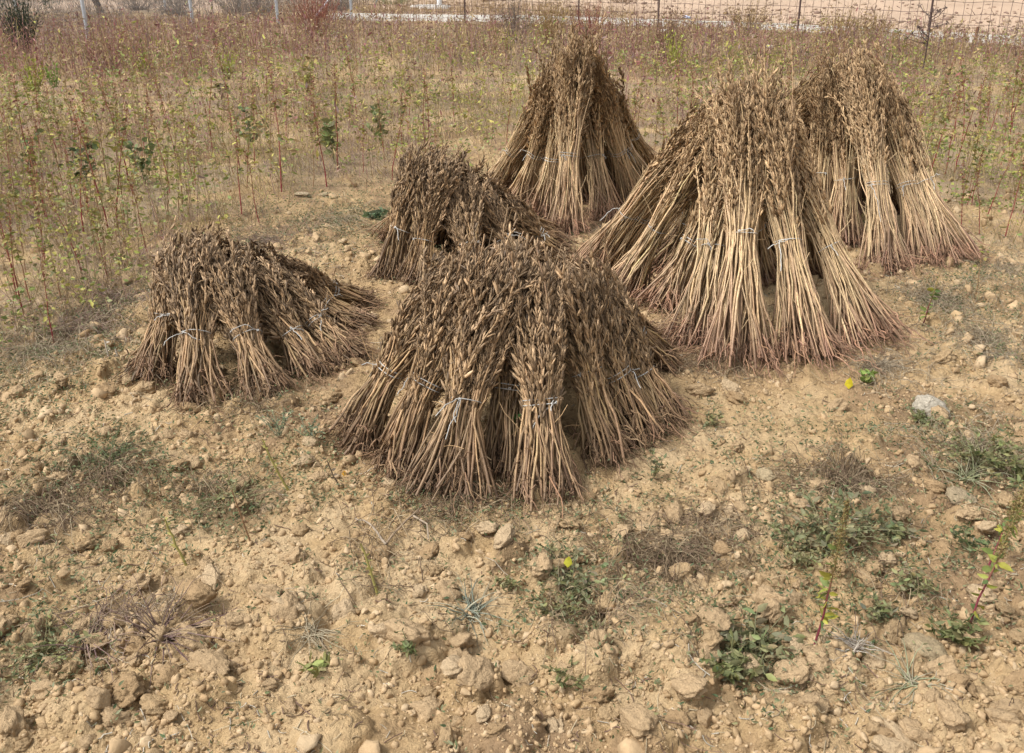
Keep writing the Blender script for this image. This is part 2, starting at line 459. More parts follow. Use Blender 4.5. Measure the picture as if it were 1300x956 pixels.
# ------------------------------------------------------------------ SHEAVES
def make_sheaf(base, top, kind, seed, label, group, n=None, rb=None, tie=.34, rt=None, bow=None, tail=0, drop=None):
    r = np.random.default_rng(seed)
    tall = kind == 'straw'
    base = np.array(base, float); top = np.array(top, float)
    base[2] = height(base[:1], base[1:2], False)[0] + 0.012
    n = n or (112 if tall else 112)
    rb = rb or (.10 if tall else .070)
    rtie = .050 if tall else .050
    rt = rt or (.105 if tall else .120)
    Ln = np.linalg.norm(top - base)
    if bow is None: bow = 0.02 if tall else 0.045
    if drop is None: drop = .34 if tall else .24
    tie = tie + r.uniform(-.03, .03)
    ctrl = (base + top) / 2 + np.array([0, 0, bow * 2 * Ln])
    root = empty('sesame_sheaf', base, label, 'sheaf', group)
    K = 13
    lf = r.uniform(.84, 1.06 if tall else 1.10, n)
    s = np.linspace(0, 1, K)
    T = s[None, :] * lf[:, None]                              # param along the axis, per stalk
    A = (1 - T)[..., None] ** 2 * base + 2 * (T * (1 - T))[..., None] * ctrl + (T ** 2)[..., None] * top
    dA = norm(2 * (1 - T)[..., None] * (ctrl - base) + 2 * T[..., None] * (top - ctrl))
    horiz = norm(np.cross(dA, np.array([0, 0, 1.0])))
    up = np.cross(horiz, dA)
    q = np.sqrt(r.uniform(.03, 1, n)); th = r.uniform(0, 2 * PI, n)
    # radius profile: flared foot, pinched at the twine, loose head
    Rp = np.where(T < tie, rtie + (rb - rtie) * (np.maximum(tie - T, 0) / tie) ** 1.25, rtie + (rt - rtie) * np.clip((T - tie) / (1 - tie), 0, 1.2) ** 0.95)
    tw = th[:, None] + ((r.normal(0, .5, n) * np.where(r.random(n) < .22, 3.2, 1))[:, None] * T)
    ell_h = 1.2; ell_u = 0.72 + 0.28 * np.clip(1 - np.abs(T - tie) * 1.2, 0, 1)
    off = (Rp * q[:, None])[..., None] * (np.cos(tw)[..., None] * horiz * ell_h + (np.sin(tw) * ell_u)[..., None] * up)
    wob = np.cumsum(r.normal(0, .0078 if tall else .0078, (n, K, 3)), 1); wob -= wob[:, 4:5, :]
    P = A + off + wob
    # heads nod over at the end
    droop = np.clip(T - .74, 0, 1) ** 2 * drop * 6 * Ln
    stray = np.clip(T - .62, 0, 1)[..., None] ** 1.3 * r.normal(0, .16 if tall else .20, (n, 1, 3)) * Ln * .8
    foot = np.clip(.22 - T, 0, 1)[..., None] * r.normal(0, .16 if tall else .10, (n, 1, 3)) * np.array([1, 1, .3])
    P = P + stray + foot
    P[..., 2] -= droop * r.uniform(-.3, 1.3, n)[:, None]
    gzv = height(P[:, 0, 0], P[:, 0, 1], False) + .004
    low = P[:, :, 2] < gzv[:, None] + .003
    P[..., 2] = np.where(low, gzv[:, None] + .003 + r.uniform(0, .02, (n, 1)), P[..., 2])
    rad0 = r.uniform(.0024, .0060, n)
    R = rad0[:, None] * (1.05 - .6 * s)[None, :]
    # colours along the stalk
    if tall:
        cb, cm, ct = np.array([.255, .150, .097]), np.array([.515, .37, .213]), np.array([.40, .275, .15])
    else:
        cb, cm, ct = np.array([.19, .120, .072]), np.array([.37, .245, .130]), np.array([.27, .175, .097])
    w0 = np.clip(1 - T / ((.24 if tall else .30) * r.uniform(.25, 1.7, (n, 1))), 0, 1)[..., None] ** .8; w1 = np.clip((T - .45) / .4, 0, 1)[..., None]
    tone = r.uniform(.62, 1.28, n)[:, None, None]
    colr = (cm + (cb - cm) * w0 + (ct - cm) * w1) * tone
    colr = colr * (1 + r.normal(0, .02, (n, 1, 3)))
    Pl = P - base
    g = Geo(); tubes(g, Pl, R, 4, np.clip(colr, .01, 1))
    # some broken straws that stick out
    m = 26
    ii = r.integers(0, n, m); jj = r.integers(1, 9, m)
    p0 = Pl[ii, jj]; dd = norm(dA[ii, jj] + r.normal(0, .55, (m, 3))); ln = r.uniform(.05, .16, m)
    br = p0[:, None, :] + dd[:, None, :] * (ln[:, None] * np.linspace(0, 1, 4)[None, :])[..., None] + np.cumsum(r.normal(0, .004, (m, 4, 3)), 1)
    tubes(g, br, np.full((m, 4), .0015), 3, np.tile(cm * 1.1, (m, 4, 1)))
    g.build('stalks', M_STALK, root)
    # roots: wavy taprooty ends, spreading on the soil
    m = int(n * 2.1)
    ii = r.integers(0, n, m)
    st = Pl[ii, 0] + r.normal(0, .004, (m, 3)); back = Pl[ii, 1]
    dr = norm(st - back); outw = norm(st * np.array([1, 1, 0]) + 1e-6)
    Kr = 7; sr = np.linspace(0, 1, Kr)
    ln = r.uniform(.03, .19, m) * (1.05 if tall else .85)
    up0 = r.uniform(.02, .10, m)
    s0 = st + (back - st) * (up0 / np.maximum(np.linalg.norm(back - st, axis=1), .02))[:, None]
    rt_ = s0[:, None, :] + (dr * .8 + outw * (.3 if tall else .12) + r.normal(0, .24, (m, 3)))[:, None, :] * (ln[:, None] * sr[None, :])[..., None]
    rt_ = rt_ + np.cumsum(r.normal(0, .0085, (m, Kr, 3)), 1)
    wz = height((rt_[:, :, 0] + base[0]).ravel(), (rt_[:, :, 1] + base[1]).ravel(), False).reshape(m, Kr) - base[2] + .004
    rt_[..., 2] = np.maximum(rt_[..., 2], wz + r.uniform(0, .014, (m, 1)))
    rc = cb * r.uniform(.65, 1.7, (m, 1)) * (1 + r.normal(0, .03, (m, 3)))
    g = Geo(); tubes(g, rt_, (r.uniform(.0012, .0036, m)[:, None] * (1.1 - .75 * sr)[None, :]), 3, np.repeat(rc[:, None, :], Kr, 1))
    g.build('roots', M_ROOT, root)
    # seed capsules along the upper stalks
    t0 = (.50 if tall else .33)
    step = .0175
    pos = []; axs = []; cl = []; tt = []; tn_ = []; stone_ = r.uniform(.62, 1.25, n); slen = r.uniform(.75, 1.2, n)
    outer = np.where(q > .50)[0]
    for i in outer:
        L_i = Ln * lf[i] * 1.05
        start = t0 + r.uniform(-.06, .22)
        ts = np.arange(start, .985, step / L_i)
        if len(ts) == 0: continue
        f = ts * (K - 1); k0 = np.minimum(f.astype(int), K - 2); fr = (f - k0)[:, None]
        pp = Pl[i, k0] * (1 - fr) + Pl[i, k0 + 1] * fr
        tg = norm(Pl[i, k0 + 1] - Pl[i, k0])
        a1 = norm(np.cross(tg, np.array([.3, .2, .9]))); b1 = np.cross(tg, a1)
        for side in (0, 1):
            ph = r.uniform(0, 2 * PI) + np.arange(len(ts)) * (PI / 2) + side * PI
            o_ = a1 * np.cos(ph)[:, None] + b1 * np.sin(ph)[:, None]
            keepm = r.random(len(ts)) < .86
            pos.append((pp + o_ * .003)[keepm]); axs.append((tg + o_ * r.uniform(.12, .55, (len(ts), 1)) + r.normal(0, .10, (len(ts), 3)))[keepm]); tt.append(ts[keepm]); tn_.append(np.stack([np.full(keepm.sum(), stone_[i]), np.full(keepm.sum(), slen[i])], -1))
    pos = np.concatenate(pos); axs = np.concatenate(axs); tt = np.concatenate(tt); tn_ = np.concatenate(tn_)
    M = len(pos)
    sl = r.uniform(.022, .046, M) * tn_[:, 1] * np.where(r.random(M) < .12, .5, 1) * (1.05 if tall else 1.0) * np.clip(1.25 - .4 * tt, .6, 1.1)
    sc = np.stack([sl * r.uniform(.21, .34, M), sl * r.uniform(.20, .32, M), sl], -1)
    if tall:
        pa, pb = np.array([.53, .365, .20]), np.array([.22, .135, .070])
    else:
        pa, pb = np.array([.52, .355, .205]), np.array([.125, .082, .048])
    mixv = r.beta(.8, 1.0, M)[:, None]
    pc = (pa * mixv + pb * (1 - mixv)) * tn_[:, :1]
    pcv = np.repeat(pc[:, None, :], len(POD_V), 1)
    pcv[:, 9:, :] *= r.uniform(.7, 1.5, (M, 1, 1)); pcv[:, 5:9, :] *= r.uniform(.85, 1.2, (M, 1, 1))
    g = Geo(); scatter(g, POD_V, POD_Q, POD_T, pos, axs, sc, pcv, rng=r)
    # chaff: shrivelled leaf scraps caught between the capsules
    m = 900 if tall else 800
    ii = r.integers(0, M, m)
    scatter(g, CHIP_V, CHIP_Q, None, pos[ii] + r.normal(0, .006, (m, 3)), axs[ii] + r.normal(0, .6, (m, 3)),
            np.stack([r.uniform(.004, .012, m), r.uniform(.01, .03, m), r.uniform(.012, .05, m)], -1), pb * r.uniform(.7, 1.9, (m, 1)), rng=r)
    g.build('seed_heads', M_POD, root)
    # twine round the waist, with loose ends
    kt = tie
    ac = (1 - kt) ** 2 * base + 2 * kt * (1 - kt) * ctrl + kt ** 2 * top - base
    da = norm(2 * (1 - kt) * (ctrl - base) + 2 * kt * (top - ctrl)); hz = norm(np.cross(da, np.array([0, 0, 1.0]))); uz = np.cross(hz, da)
    g = Geo()
    wt = np.array([.62, .61, .58]) * r.uniform(.6, 1.0)
    for lp in range(1 if r.random() < .6 else 2):
        an = np.linspace(0, 2 * PI * 1.01, 34)
        rr = rtie * .98 + .0035 + .0015 * np.sin(an * 5 + seed)
        loop = ac + (np.cos(an) * rr * ell_h)[:, None] * hz + (np.sin(an) * rr)[:, None] * uz + da * (lp * .018 + .006 * np.sin(an + seed * 1.7))[:, None]
        tubes(g, loop[None], np.full((1, 34), .0018), 5, np.tile(wt, (1, 34, 1)))
    ka = r.uniform(.12, .88) * PI
    kp = ac + math.cos(ka) * rtie * 1.25 * hz + math.sin(ka) * (rtie + .008) * uz
    for e in range(int(r.integers(0, 3)) + tail):
        dd = norm(hz * r.uniform(-1, 1) + uz * r.uniform(.1, .8) - da * r.uniform(-.3, .8)); ln = r.uniform(.03, .10) * (1.6 if tail and e == 0 else 1)
        ss = np.linspace(0, 1, 8)
        cv = kp + dd * (ln * ss)[:, None] + np.array([0, 0, -1]) * (ln * r.uniform(.2, .8) * ss ** 2)[:, None] + np.cumsum(r.normal(0, .004, (8, 3)), 0)
        tubes(g, cv[None], np.full((1, 8), .0018), 5, np.tile(wt, (1, 8, 1)))
    an = np.linspace(0, 2 * PI, 9); kn = kp + .004 * (np.cos(an)[:, None] * hz + np.sin(an)[:, None] * da)
    tubes(g, kn[None], np.full((1, 9), .0022), 5, np.tile(wt, (1, 9, 1)))
    g.build('twine', M_TWINE, root, smooth=True)
    return root


# one entry per sheaf seen: (foot pixel, head pixel, depth of the head in metres, what tells it apart, extras)
STOOKS = [
    ('small dark stook beside the weeds', 'husk', [
        ((195, 484), (244, 322), 3.95, 'dark brown sheaf splayed out at the low outer end of the small weed-side stook', dict(tie=.36, bow=.10)),
        ((252, 512), (248, 318), 3.85, 'upright dark brown sheaf with flat white twine band, left of the dark hollow', dict(tie=.40)),
        ((340, 502), (276, 334), 3.85, 'dark brown sheaf with two long hanging white twine ends, right of the dark hollow', dict(tie=.38, tail=1)),
        ((402, 474), (308, 347), 3.95, 'dark brown sheaf slanting between the hanging twine ends and the arched twine', dict(tie=.36)),
        ((446, 458), (342, 365), 4.05, 'dark brown sheaf with a long arched white twine end on the low slope', dict(tie=.38, tail=1)),
        ((458, 420), (340, 358), 4.25, 'dark brown sheaf lying lowest at the far tail of the small dark stook', dict(tie=.36)),
    ], (300, 400), 5),
    ('low wide dark stook in front', 'husk', [
        ((452, 560), (588, 348), 3.25, 'outermost dark brown sheaf leaning far over at the left foot of the low wide stook', dict(tie=.36, bow=.10)),
        ((500, 592), (608, 338), 3.15, 'dark brown sheaf with frayed grey twine, second along the left slope of the wide stook', dict(tie=.36)),
        ((566, 622), (636, 330), 3.15, 'broad brown sheaf with knotted white twine, roots fanned over the pale branch', dict(tie=.36, rb=.115, tail=1)),
        ((694, 626), (676, 340), 3.15, 'straight brown sheaf standing upright in the middle front of the wide stook', dict(tie=.37, rb=.10)),
        ((640, 596), (656, 336), 3.25, 'thin dark sheaf recessed in shade between the knotted sheaf and the upright one', dict(tie=.36, n=70)),
        ((772, 578), (704, 350), 3.2, 'brown sheaf with double white twine band beside a narrow black gap', dict(tie=.40, tail=0)),
        ((815, 556), (724, 358), 3.3, 'brown sheaf with grey twine between the double band sheaf and the outer end', dict(tie=.38)),
        ((848, 536), (742, 372), 3.4, 'outermost brown sheaf at the right foot of the low wide stook', dict(tie=.36)),
        ((840, 470), (738, 362), 3.6, 'dark brown sheaf at the rear right shoulder of the low wide stook', dict(tie=.36)),
    ], (655, 500), 6),
    ('middle dark stook', 'husk', [
        ((493, 354), (541, 204), 5.2, 'dark brown sheaf with white twine bow, outermost foot of the middle dark stook', dict(tie=.30, tail=1, bow=.09)),
        ((530, 360), (556, 210), 5.1, 'dark brown sheaf with its foot close beside the twine bow sheaf', dict(tie=.33)),
        ((604, 368), (578, 228), 5.15, 'dark brown sheaf whose foot is hidden behind the low wide stook', dict(tie=.36)),
        ((662, 350), (602, 246), 5.25, 'dark brown sheaf sloping down behind the top of the wide stook', dict(tie=.36, tail=1)),
        ((712, 322), (626, 264), 5.4, 'dark brown sheaf ending the low ridge beside the far straw stook', dict(tie=.36, tail=1)),
    ], (590, 315), 6),
    ('far straw stook', 'straw', [
        ((640, 236), (714, 94), 6.55, 'straw-coloured sheaf bent out along the left edge of the far straw stook', dict(tie=.36)),
        ((658, 262), (717, 96), 6.35, 'straw-coloured sheaf with open white twine bow near the left edge of the far stook', dict(tie=.36, tail=1)),
        ((690, 272), (725, 74), 6.35, 'short straw-coloured sheaf half in shade beside the pale pinched sheaf', dict(tie=.36, n=90)),
        ((718, 294), (729, 44), 6.3, 'pale straw sheaf tightly pinched and fanning out at front of the far stook', dict(tie=.36)),
        ((768, 276), (733, 68), 6.5, 'thin straw sheaf fanned out in the shade of the black gap', dict(tie=.34, n=75)),
        ((806, 262), (738, 60), 6.35, 'straw sheaf hanging straight beside the black gap of the far stook', dict(tie=.36)),
        ((832, 226), (744, 88), 6.6, 'straw sheaf down the right outer edge of the far stook', dict(tie=.36)),
    ], (730, 240), 6),
    ('big straw stook', 'straw', [
        ((748, 342), (920, 146), 4.75, 'long straw sheaf leaning lowest along the left flank of the big straw stook', dict(tie=.30, rb=.10, bow=.07)),
        ((790, 374), (931, 146), 4.6, 'bright straw sheaf jutting out on the left with clean cut stems', dict(tie=.32, rb=.09, bow=.06)),
        ((842, 390), (938, 186), 4.6, 'dark shaded sheaf tucked under the jutting bright sheaf', dict(tie=.36, n=90)),
        ((882, 442), (938, 146), 4.5, 'greyish straw sheaf between the shaded sheaf and the pale central one', dict(tie=.38)),
        ((936, 462), (950, 92), 4.4, 'pale central straw sheaf tied high, its stems fanning to the ground in front', dict(tie=.40, rb=.13)),
        ((1026, 460), (957, 100), 4.4, 'wide straw sheaf with a long white twine end, beside the pale central one', dict(tie=.38, tail=1, rb=.13)),
        ((1100, 440), (970, 146), 4.5, 'outer straw sheaf with reddish roots spreading furthest right on the big stook', dict(tie=.40, rb=.14)),
    ], (950, 340), 6),
    ('rear straw stook', 'straw', [
        ((1036, 306), (1056, 94), 5.85, 'straw sheaf slanting left and hidden behind the big stook', dict(tie=.36)),
        ((1072, 314), (1070, 82), 5.85, 'shaded straw sheaf beside the small dark opening of the rear stook', dict(tie=.36, n=90)),
        ((1128, 348), (1086, 72), 5.75, 'broad straw sheaf with arched white twine standing in front of the rear stook', dict(tie=.38, tail=1)),
        ((1176, 332), (1100, 80), 5.8, 'smooth straw sheaf leaning steeply on the right of the rear stook', dict(tie=.36)),
        ((1208, 336), (1114, 102), 5.95, 'outermost straw sheaf of the rear stook with reddish roots on the soil', dict(tie=.36, rb=.13)),
    ], (1105, 275), 6),
]
sd = 500
for (name, kind, sheaves, cpix, nback) in STOOKS:
    grp = 'sheaves of the ' + name
    tops = []
    for (b, t, d, lab, ex) in sheaves:
        sd += 1
        if kind == 'straw':                                       # heads of the tall sheaves meet in one peak
            mx = sum(q[1][0] for q in sheaves) / len(sheaves)
            t = (mx + (t[0] - mx) * 1.0, t[1])
        tp = at_depth(t[0], t[1], d); tops.append(tp)
        make_sheaf(gp(*b), tp, kind, sd, lab, grp, **ex)
    tops = np.array(tops); tc = tops.mean(0)
    for k in range(4):                                            # sheaves in the dark middle
        sd += 1; f = (k + .5) / 4
        o_ = tops[np.argsort(tops[:, 0])]; tp = o_[0] * (1 - f) + o_[-1] * f
        wd = .42 if kind == 'straw' else .46
        make_sheaf((tp[0] + (f - .5) * wd, tp[1] + .34 + .05 * (k % 2), 0), tp + np.array([0, .08, -.06]), kind, sd, 'sheaf standing inside the ' + name, grp, rb=.15, n=130)
    for k in range(nback):                                        # sheaves that hold the stook up from behind
        sd += 1
        f = (k + .5) / nback
        tp = tops[np.argsort(tops[:, 0])][0] * (1 - f) + tops[np.argsort(tops[:, 0])][-1] * f
        an = math.radians(165 - 150 * f) if kind == 'straw' else math.radians(140 - 110 * f)
        R_ = .62 if kind == 'straw' else .50
        b = np.array([tp[0] + R_ * math.cos(an), tp[1] + .12 + R_ * math.sin(an), 0])
        tp = tp + np.array([0, .10, .0])
        make_sheaf(b, tp, kind, sd, 'sheaf at the back of the ' + name + ', only its head showing', grp)

# ------------------------------------------------------------------ WEEDS
def weed_parts(r, h, kind):
    """stem / leaves / seed head geometry of one upright weed of height h, foot at the origin"""
    K = 7; s = np.linspace(0, 1, K)
    lean = r.normal(0, .11, 2) + np.array([-.05, 0])
    cen = np.stack([lean[0] * h * s ** 1.4, lean[1] * h * s ** 1.4, h * s], -1) + np.cumsum(r.normal(0, .006, (K, 3)), 0) * np.array([1, 1, 0])
    cen -= cen[0]
    red = np.array([.24, .028, .040]); tan = np.array([.27, .185, .09]); olive = np.array([.20, .18, .07])
    top = {'red': tan * .5 + red * .4, 'tan': tan, 'olive': olive}[kind]
    low = {'red': red, 'tan': tan * .75 + red * .2, 'olive': red * .6 + olive * .4}[kind]
    col = low + (top - low) * np.clip(s * 1.3 - .15, 0, 1)[:, None]
    st = Geo(); tubes(st, cen[None], (.0042 * h / .7 * (1.15 - .8 * s))[None], 5, col[None])
    nb = int(h * 16); ib = r.uniform(.3, .92, nb)
    bb = np.stack([np.interp(ib, s, cen[:, j]) for j in range(3)], -1)
    an = r.uniform(0, 2 * PI, nb); bl = r.uniform(.03, .11, nb) * h / .7
    bd = norm(np.stack([np.cos(an) * .55, np.sin(an) * .55, np.full(nb, .8)], -1))
    br = bb[:, None, :] + bd[:, None, :] * (bl[:, None] * np.linspace(0, 1, 3)[None, :])[..., None]
    tubes(st, br, np.full((nb, 3), .0012), 3, np.tile(top, (nb, 3, 1)))
    lv = Geo()
    m = int(r.integers(16, 36)); k = r.integers(0, nb, m); tt = r.uniform(.3, 1, m)
    lp = bb[k] + bd[k] * (bl[k] * tt)[:, None]
    pal = np.array([(.24, .25, .055), (.30, .25, .08), (.16, .18, .065), (.34, .25, .11), (.31, .27, .08)])
    lc = pal[r.integers(0, 5, m)] * r.uniform(.7, 1.2, (m, 1))
    an = r.uniform(0, 2 * PI, m)
    la = np.stack([np.cos(an), np.sin(an), r.uniform(-.7, .5, m)], -1)
    ll = r.uniform(.02, .055, m)
    scatter(lv, LEAF_V, LEAF_Q, LEAF_T, lp, la, ll, lc, rng=r)
    sh = Geo()
    m = int(50 * h / .7); ts = r.uniform(.72, 1.06, m)
    sp = np.stack([np.interp(ts, s, cen[:, j]) for j in range(3)], -1); sp[:, 2] += np.maximum(ts - 1, 0) * h
    sp += r.normal(0, .010, (m, 3))
    scatter(sh, CHIP_V, CHIP_Q, None, sp, r.normal(0, .5, (m, 3)) + np.array([0, 0, .9]), r.uniform(.010, .022, m), top * r.uniform(.7, 1.5, (m, 1)) + r.uniform(-.02, .03, (m, 3)).clip(-.02, .03), rng=r)
    return st, lv, sh


WEED_KINDS = ['red', 'red', 'tan', 'olive', 'red', 'tan', 'red', 'olive', 'red', 'tan', 'red', 'olive', 'red', 'red']
weed_tpl = []
for k, wk in enumerate(WEED_KINDS):
    r = np.random.default_rng(900 + k)
    a, b, c = weed_parts(r, r.uniform(.5, .85), wk)
    weed_tpl.append((wk, a.mesh('stem', M_STEM), b.mesh('leaves', M_LEAF), c.mesh('seed_head', M_GRASS)))
WEED_LABEL = {'red': ('red_stem_weed', 'thin weed with crimson lower stem and few yellow-green leaves in the dry field', 'crimson-stemmed weeds in the field'),
              'tan': ('dry_weed', 'withered tan weed with dry seed head standing in the dry field', 'withered tan weeds in the field'),
              'olive': ('green_weed', 'slender olive weed with small pale leaves standing in the dry field', 'slender olive weeds in the field')}


def place_weed(x, y, k, sc, label=None):
    wk, a, b, c = weed_tpl[k]
    nm, lb, gr = WEED_LABEL[wk]
    root = empty(nm, (x, y, gz(x, y) - .004), label or lb, 'weed', None if label else gr)
    root.rotation_euler = (0, 0, RNG.uniform(0, 2 * PI) if not label else 0); root.scale = (sc, sc, sc)
    for n_, me in (('stem', a), ('leaves', b), ('seed_head', c)):
        o = bpy.data.objects.new(n_, me); C.objects.link(o); o.parent = root
    return root


cnt = 0
rw = np.random.default_rng(77)
footprints = [gp(*s[3]) for s in STOOKS]
while cnt < 270:
    y = rw.uniform(4.2, 11); x = rw.uniform(-1, 1) * (.6 + .55 * y)
    if rw.random() > (field(np.array([x]), np.array([y]))[0] ** .8) * (1 - .55 * sstep(6.5, 11, y)): continue
    if any((x - f[0]) ** 2 + ((y - f[1]) * .9) ** 2 < .75 ** 2 for f in footprints): continue
    place_weed(x, y, int(rw.integers(len(weed_tpl))), rw.uniform(.55, 1.05))
    cnt += 1
for (px, py, k, sc, lb) in ((137, 353, 0, .95, 'tall crimson weed leaning alone in front of the weeds beside the small dark stook'),
                            (190, 330, 4, .8, 'short pair-stemmed crimson weed close behind the small dark stook'),
                            (68, 435, 6, .55, 'low crimson weed with yellow-green lobed leaves in the open soil'),
                            (22, 380, 8, .9, 'crimson weed leaning at the front edge of the weeds near the frame side'),
                            (1220, 290, 0, .8, 'tall crimson weed alone beside the rear straw stook'),
                            (1243, 300, 10, .7, 'shorter crimson weed paired with the tall one beside the rear stook'),
                            (498, 232, 12, .75, 'crimson-stemmed weed just left of the middle dark stook'),
                            (330, 290, 4, .8, 'crimson weed at the weed edge above the small dark stook'),
                            (1238, 380, 2, .6, 'low dry weed on bare soil beyond the reddish roots')):
    p = gp(px, py); place_weed(p[0], p[1], k, sc, lb)

# the mass of the field: stems, flecks of leaf, low grass (nobody could count them)
def region_ok(x, y):
    ok = np.ones(len(x), bool)
    for f in footprints: ok &= (x - f[0]) ** 2 + ((y - f[1]) * .9) ** 2 > .62 ** 2
    return ok


PALS = 1.3 * np.array([(.255, .175, .090), (.30, .215, .115), (.21, .165, .075), (.185, .170, .070), (.195, .080, .075), (.235, .115, .115), (.195, .135, .125), (.34, .26, .13)])


def field_mass(name, label, n, ylo, yhi, hlo, hhi, w, flecks, seed, pal_bias, curve=.12, thin=0.0):
    r = np.random.default_rng(seed)
    y = np.exp(r.uniform(math.log(ylo), math.log(yhi), n)); x = r.uniform(-1, 1, n) * (1.9 + .58 * y)
    k = (r.random(n) < field(x, y) ** 1.1) & region_ok(x, y) & (y < road_n(x) - .5)
    cl = fbm(x * 1.1, y * 1.1, 81, 3); k &= r.random(n) < .10 + 1.5 * sstep(.40, .60, .6 * cl + .4 * fbm(x * 2.7, y * 2.7, 82, 2))
    k &= r.random(n) > thin * sstep(13, 6, y)
    x, y = x[k], y[k]; n = len(x); z = height(x, y)
    h = r.uniform(hlo, hhi, n) * (.6 + .8 * vnoise(x * .8, y * .8, 85))
    # colour drifts across the field in broad patches, rustier toward the fences
    c1 = fbm(x * .55, y * .55, 87, 2); c2 = fbm(x * .8, y * .8, 89, 2); c3 = fbm(x * 1.6, y * 1.6, 93, 2)
    fr_ = sstep(11, 20, y); mv = np.clip(sstep(.46, .6, c1) + .8 * sstep(-2.0, -5.5, x + (y - 9) * .12) * sstep(7, 10, y), 0, 1); gn = sstep(.44, .6, c2) * (1 - .8 * fr_)
    pw = np.stack([.9 + .6 * fr_, np.full(n, .9), .5 + 1.2 * gn, .3 + 2.4 * gn, 2.2 * mv + .15 + .9 * fr_, 2.2 * mv + .15 + .9 * fr_, .7 + 1.6 * sstep(.48, .6, c3) + .8 * fr_, np.full(n, .9)], 1) * np.asarray(pal_bias)[None]
    pw /= pw.sum(1, keepdims=True)
    ci = (pw.cumsum(1) > r.random(n)[:, None]).argmax(1)
    col = PALS[ci] * r.uniform(.6, 1.3, (n, 1))
    an = r.uniform(0, PI, n); lean = r.normal(0, curve, (n, 2)) * (1 + 2.5 * (r.random((n, 1)) < .3)) - np.array([curve * .35, 0])
    sx = np.cos(an) * w * np.sqrt(y / 8); sy = np.sin(an) * w * np.sqrt(y / 8)
    h = np.where(x > -7.5, np.minimum(h, np.maximum(.05, 1.62 * (1 - y / (road_n(x) + .6)) + r.uniform(-.05, .12, n) + .40 * (r.random(n) < .06) + .32 * sstep(.5, .75, fbm(x * .9, y * .9, 99, 2)))), np.minimum(h, np.maximum(.12, 1.7 * (1 - y / 27) + .12 + .3 * (r.random(n) < .15))))
    g = Geo()
    b = np.stack([x, y, z - .01], -1); sd_ = np.stack([sx, sy, np.zeros(n)], -1)
    m = b + np.stack([lean[:, 0] * h * .4, lean[:, 1] * h * .4, h * .55], -1); t = b + np.stack([lean[:, 0] * h, lean[:, 1] * h, h], -1)
    V = np.stack([b - sd_, b + sd_, m + sd_ * .75, m - sd_ * .75, t + sd_ * .35, t - sd_ * .35], 1)
    o = (np.arange(n) * 6)[:, None]
    q = np.concatenate([np.array([[0, 1, 2, 3]]) + o, np.array([[3, 2, 4, 5]]) + o])
    g.add(V.reshape(-1, 3), q=q, c=np.repeat(col[:, None, :], 6, 1).reshape(-1, 3))
    if flecks:
        f = r.integers(0, n, n * flecks); s = r.uniform(.25, 1.02, len(f)) ** .8
        fp = b[f] + np.stack([lean[f, 0] * h[f] * s, lean[f, 1] * h[f] * s, h[f] * s], -1) + r.normal(0, .022, (len(f), 3))
        LP = 1.25 * np.array([(.300, .295, .080), (.215, .250, .080), (.38, .34, .10), (.29, .215, .12), (.31, .235, .14), (.22, .145, .11)])
        gf = (.12 + .85 * gn[f]) * (1 - .75 * fr_[f])
        li = np.where(r.random(len(f)) < gf, r.integers(0, 3, len(f)), 3 + r.integers(0, 3, len(f)))
        fc = np.where((r.random(len(f)) < .30)[:, None], col[f], LP[li] * r.uniform(.65, 1.2, (len(f), 1)))
        fs = r.uniform(.008, .026, len(f)) * (.75 + 1.1 * (r.random(len(f)) < .18)) * np.sqrt(y[f] / 8)
        scatter(g, LEAF_V, LEAF_Q, LEAF_T, fp, r.normal(0, .6, (len(f), 3)) + np.array([0, 0, .25]), np.stack([fs * 1.1, fs, fs * 1.6], -1), fc, rng=r)
    tag(g.build(name, M_GRASS), label, 'weeds', kind='stuff')


field_mass('tall_weeds', 'dense dry weeds and seed stems filling the field', 28000, 4.6, 27, .16, .56, .0019, 7, 201, (1, 1, 1, 1, 1, 1, 1, 1), .19, thin=.55)
field_mass('low_grass', 'low matted dry grass between the weeds', 170000, 3.6, 27, .03, .17, .0018, 0, 202, (1.0, 1.2, 1.0, 1.0, .5, .9, 2.4, 1.3), .8)
field_mass('verge_weeds', 'ragged rusty dry weeds thickening toward the fences', 15000, 14, 26.5, .35, .75, .0028, 5, 203, (1.2, .9, .7, .2, 1.4, 1.6, 1.6, .6))
# leafy yellow-green growth in patches
r = np.random.default_rng(205); g = Geo(); n = 8500
y = np.exp(r.uniform(math.log(3.6), math.log(20), n)); x = r.uniform(-1, 1, n) * (1.9 + .58 * y)
k = (r.random(n) < field(x, y)) & region_ok(x, y) & (r.random(n) < 1.4 * sstep(.46, .66, fbm(x * 1.4, y * 1.4, 206, 3)) + .06); x, y = x[k], y[k]; n = len(x)
hb = r.uniform(.05, .42, n) * (.4 + vnoise(x * .9, y * .9, 207)); z = height(x, y)
pal = np.array([(.31, .33, .080), (.24, .275, .075), (.40, .37, .10), (.18, .225, .070), (.28, .28, .13)]); ci = r.integers(0, 5, n)
for k in range(9):
    a = r.uniform(0, 2 * PI, n); q = r.uniform(0, .055, n) * np.sqrt(y / 7); sz = r.uniform(.016, .046, n) * np.sqrt(y / 7)
    scatter(g, LEAF_V, LEAF_Q, LEAF_T, np.stack([x + np.cos(a) * q, y + np.sin(a) * q, z + hb * r.uniform(.35, 1.1, n)], -1), np.stack([np.cos(a), np.sin(a), r.uniform(-.6, .6, n)], -1), np.stack([sz * 1.1, sz, sz], -1), pal[ci] * r.uniform(.7, 1.2, (n, 1)), rng=r)
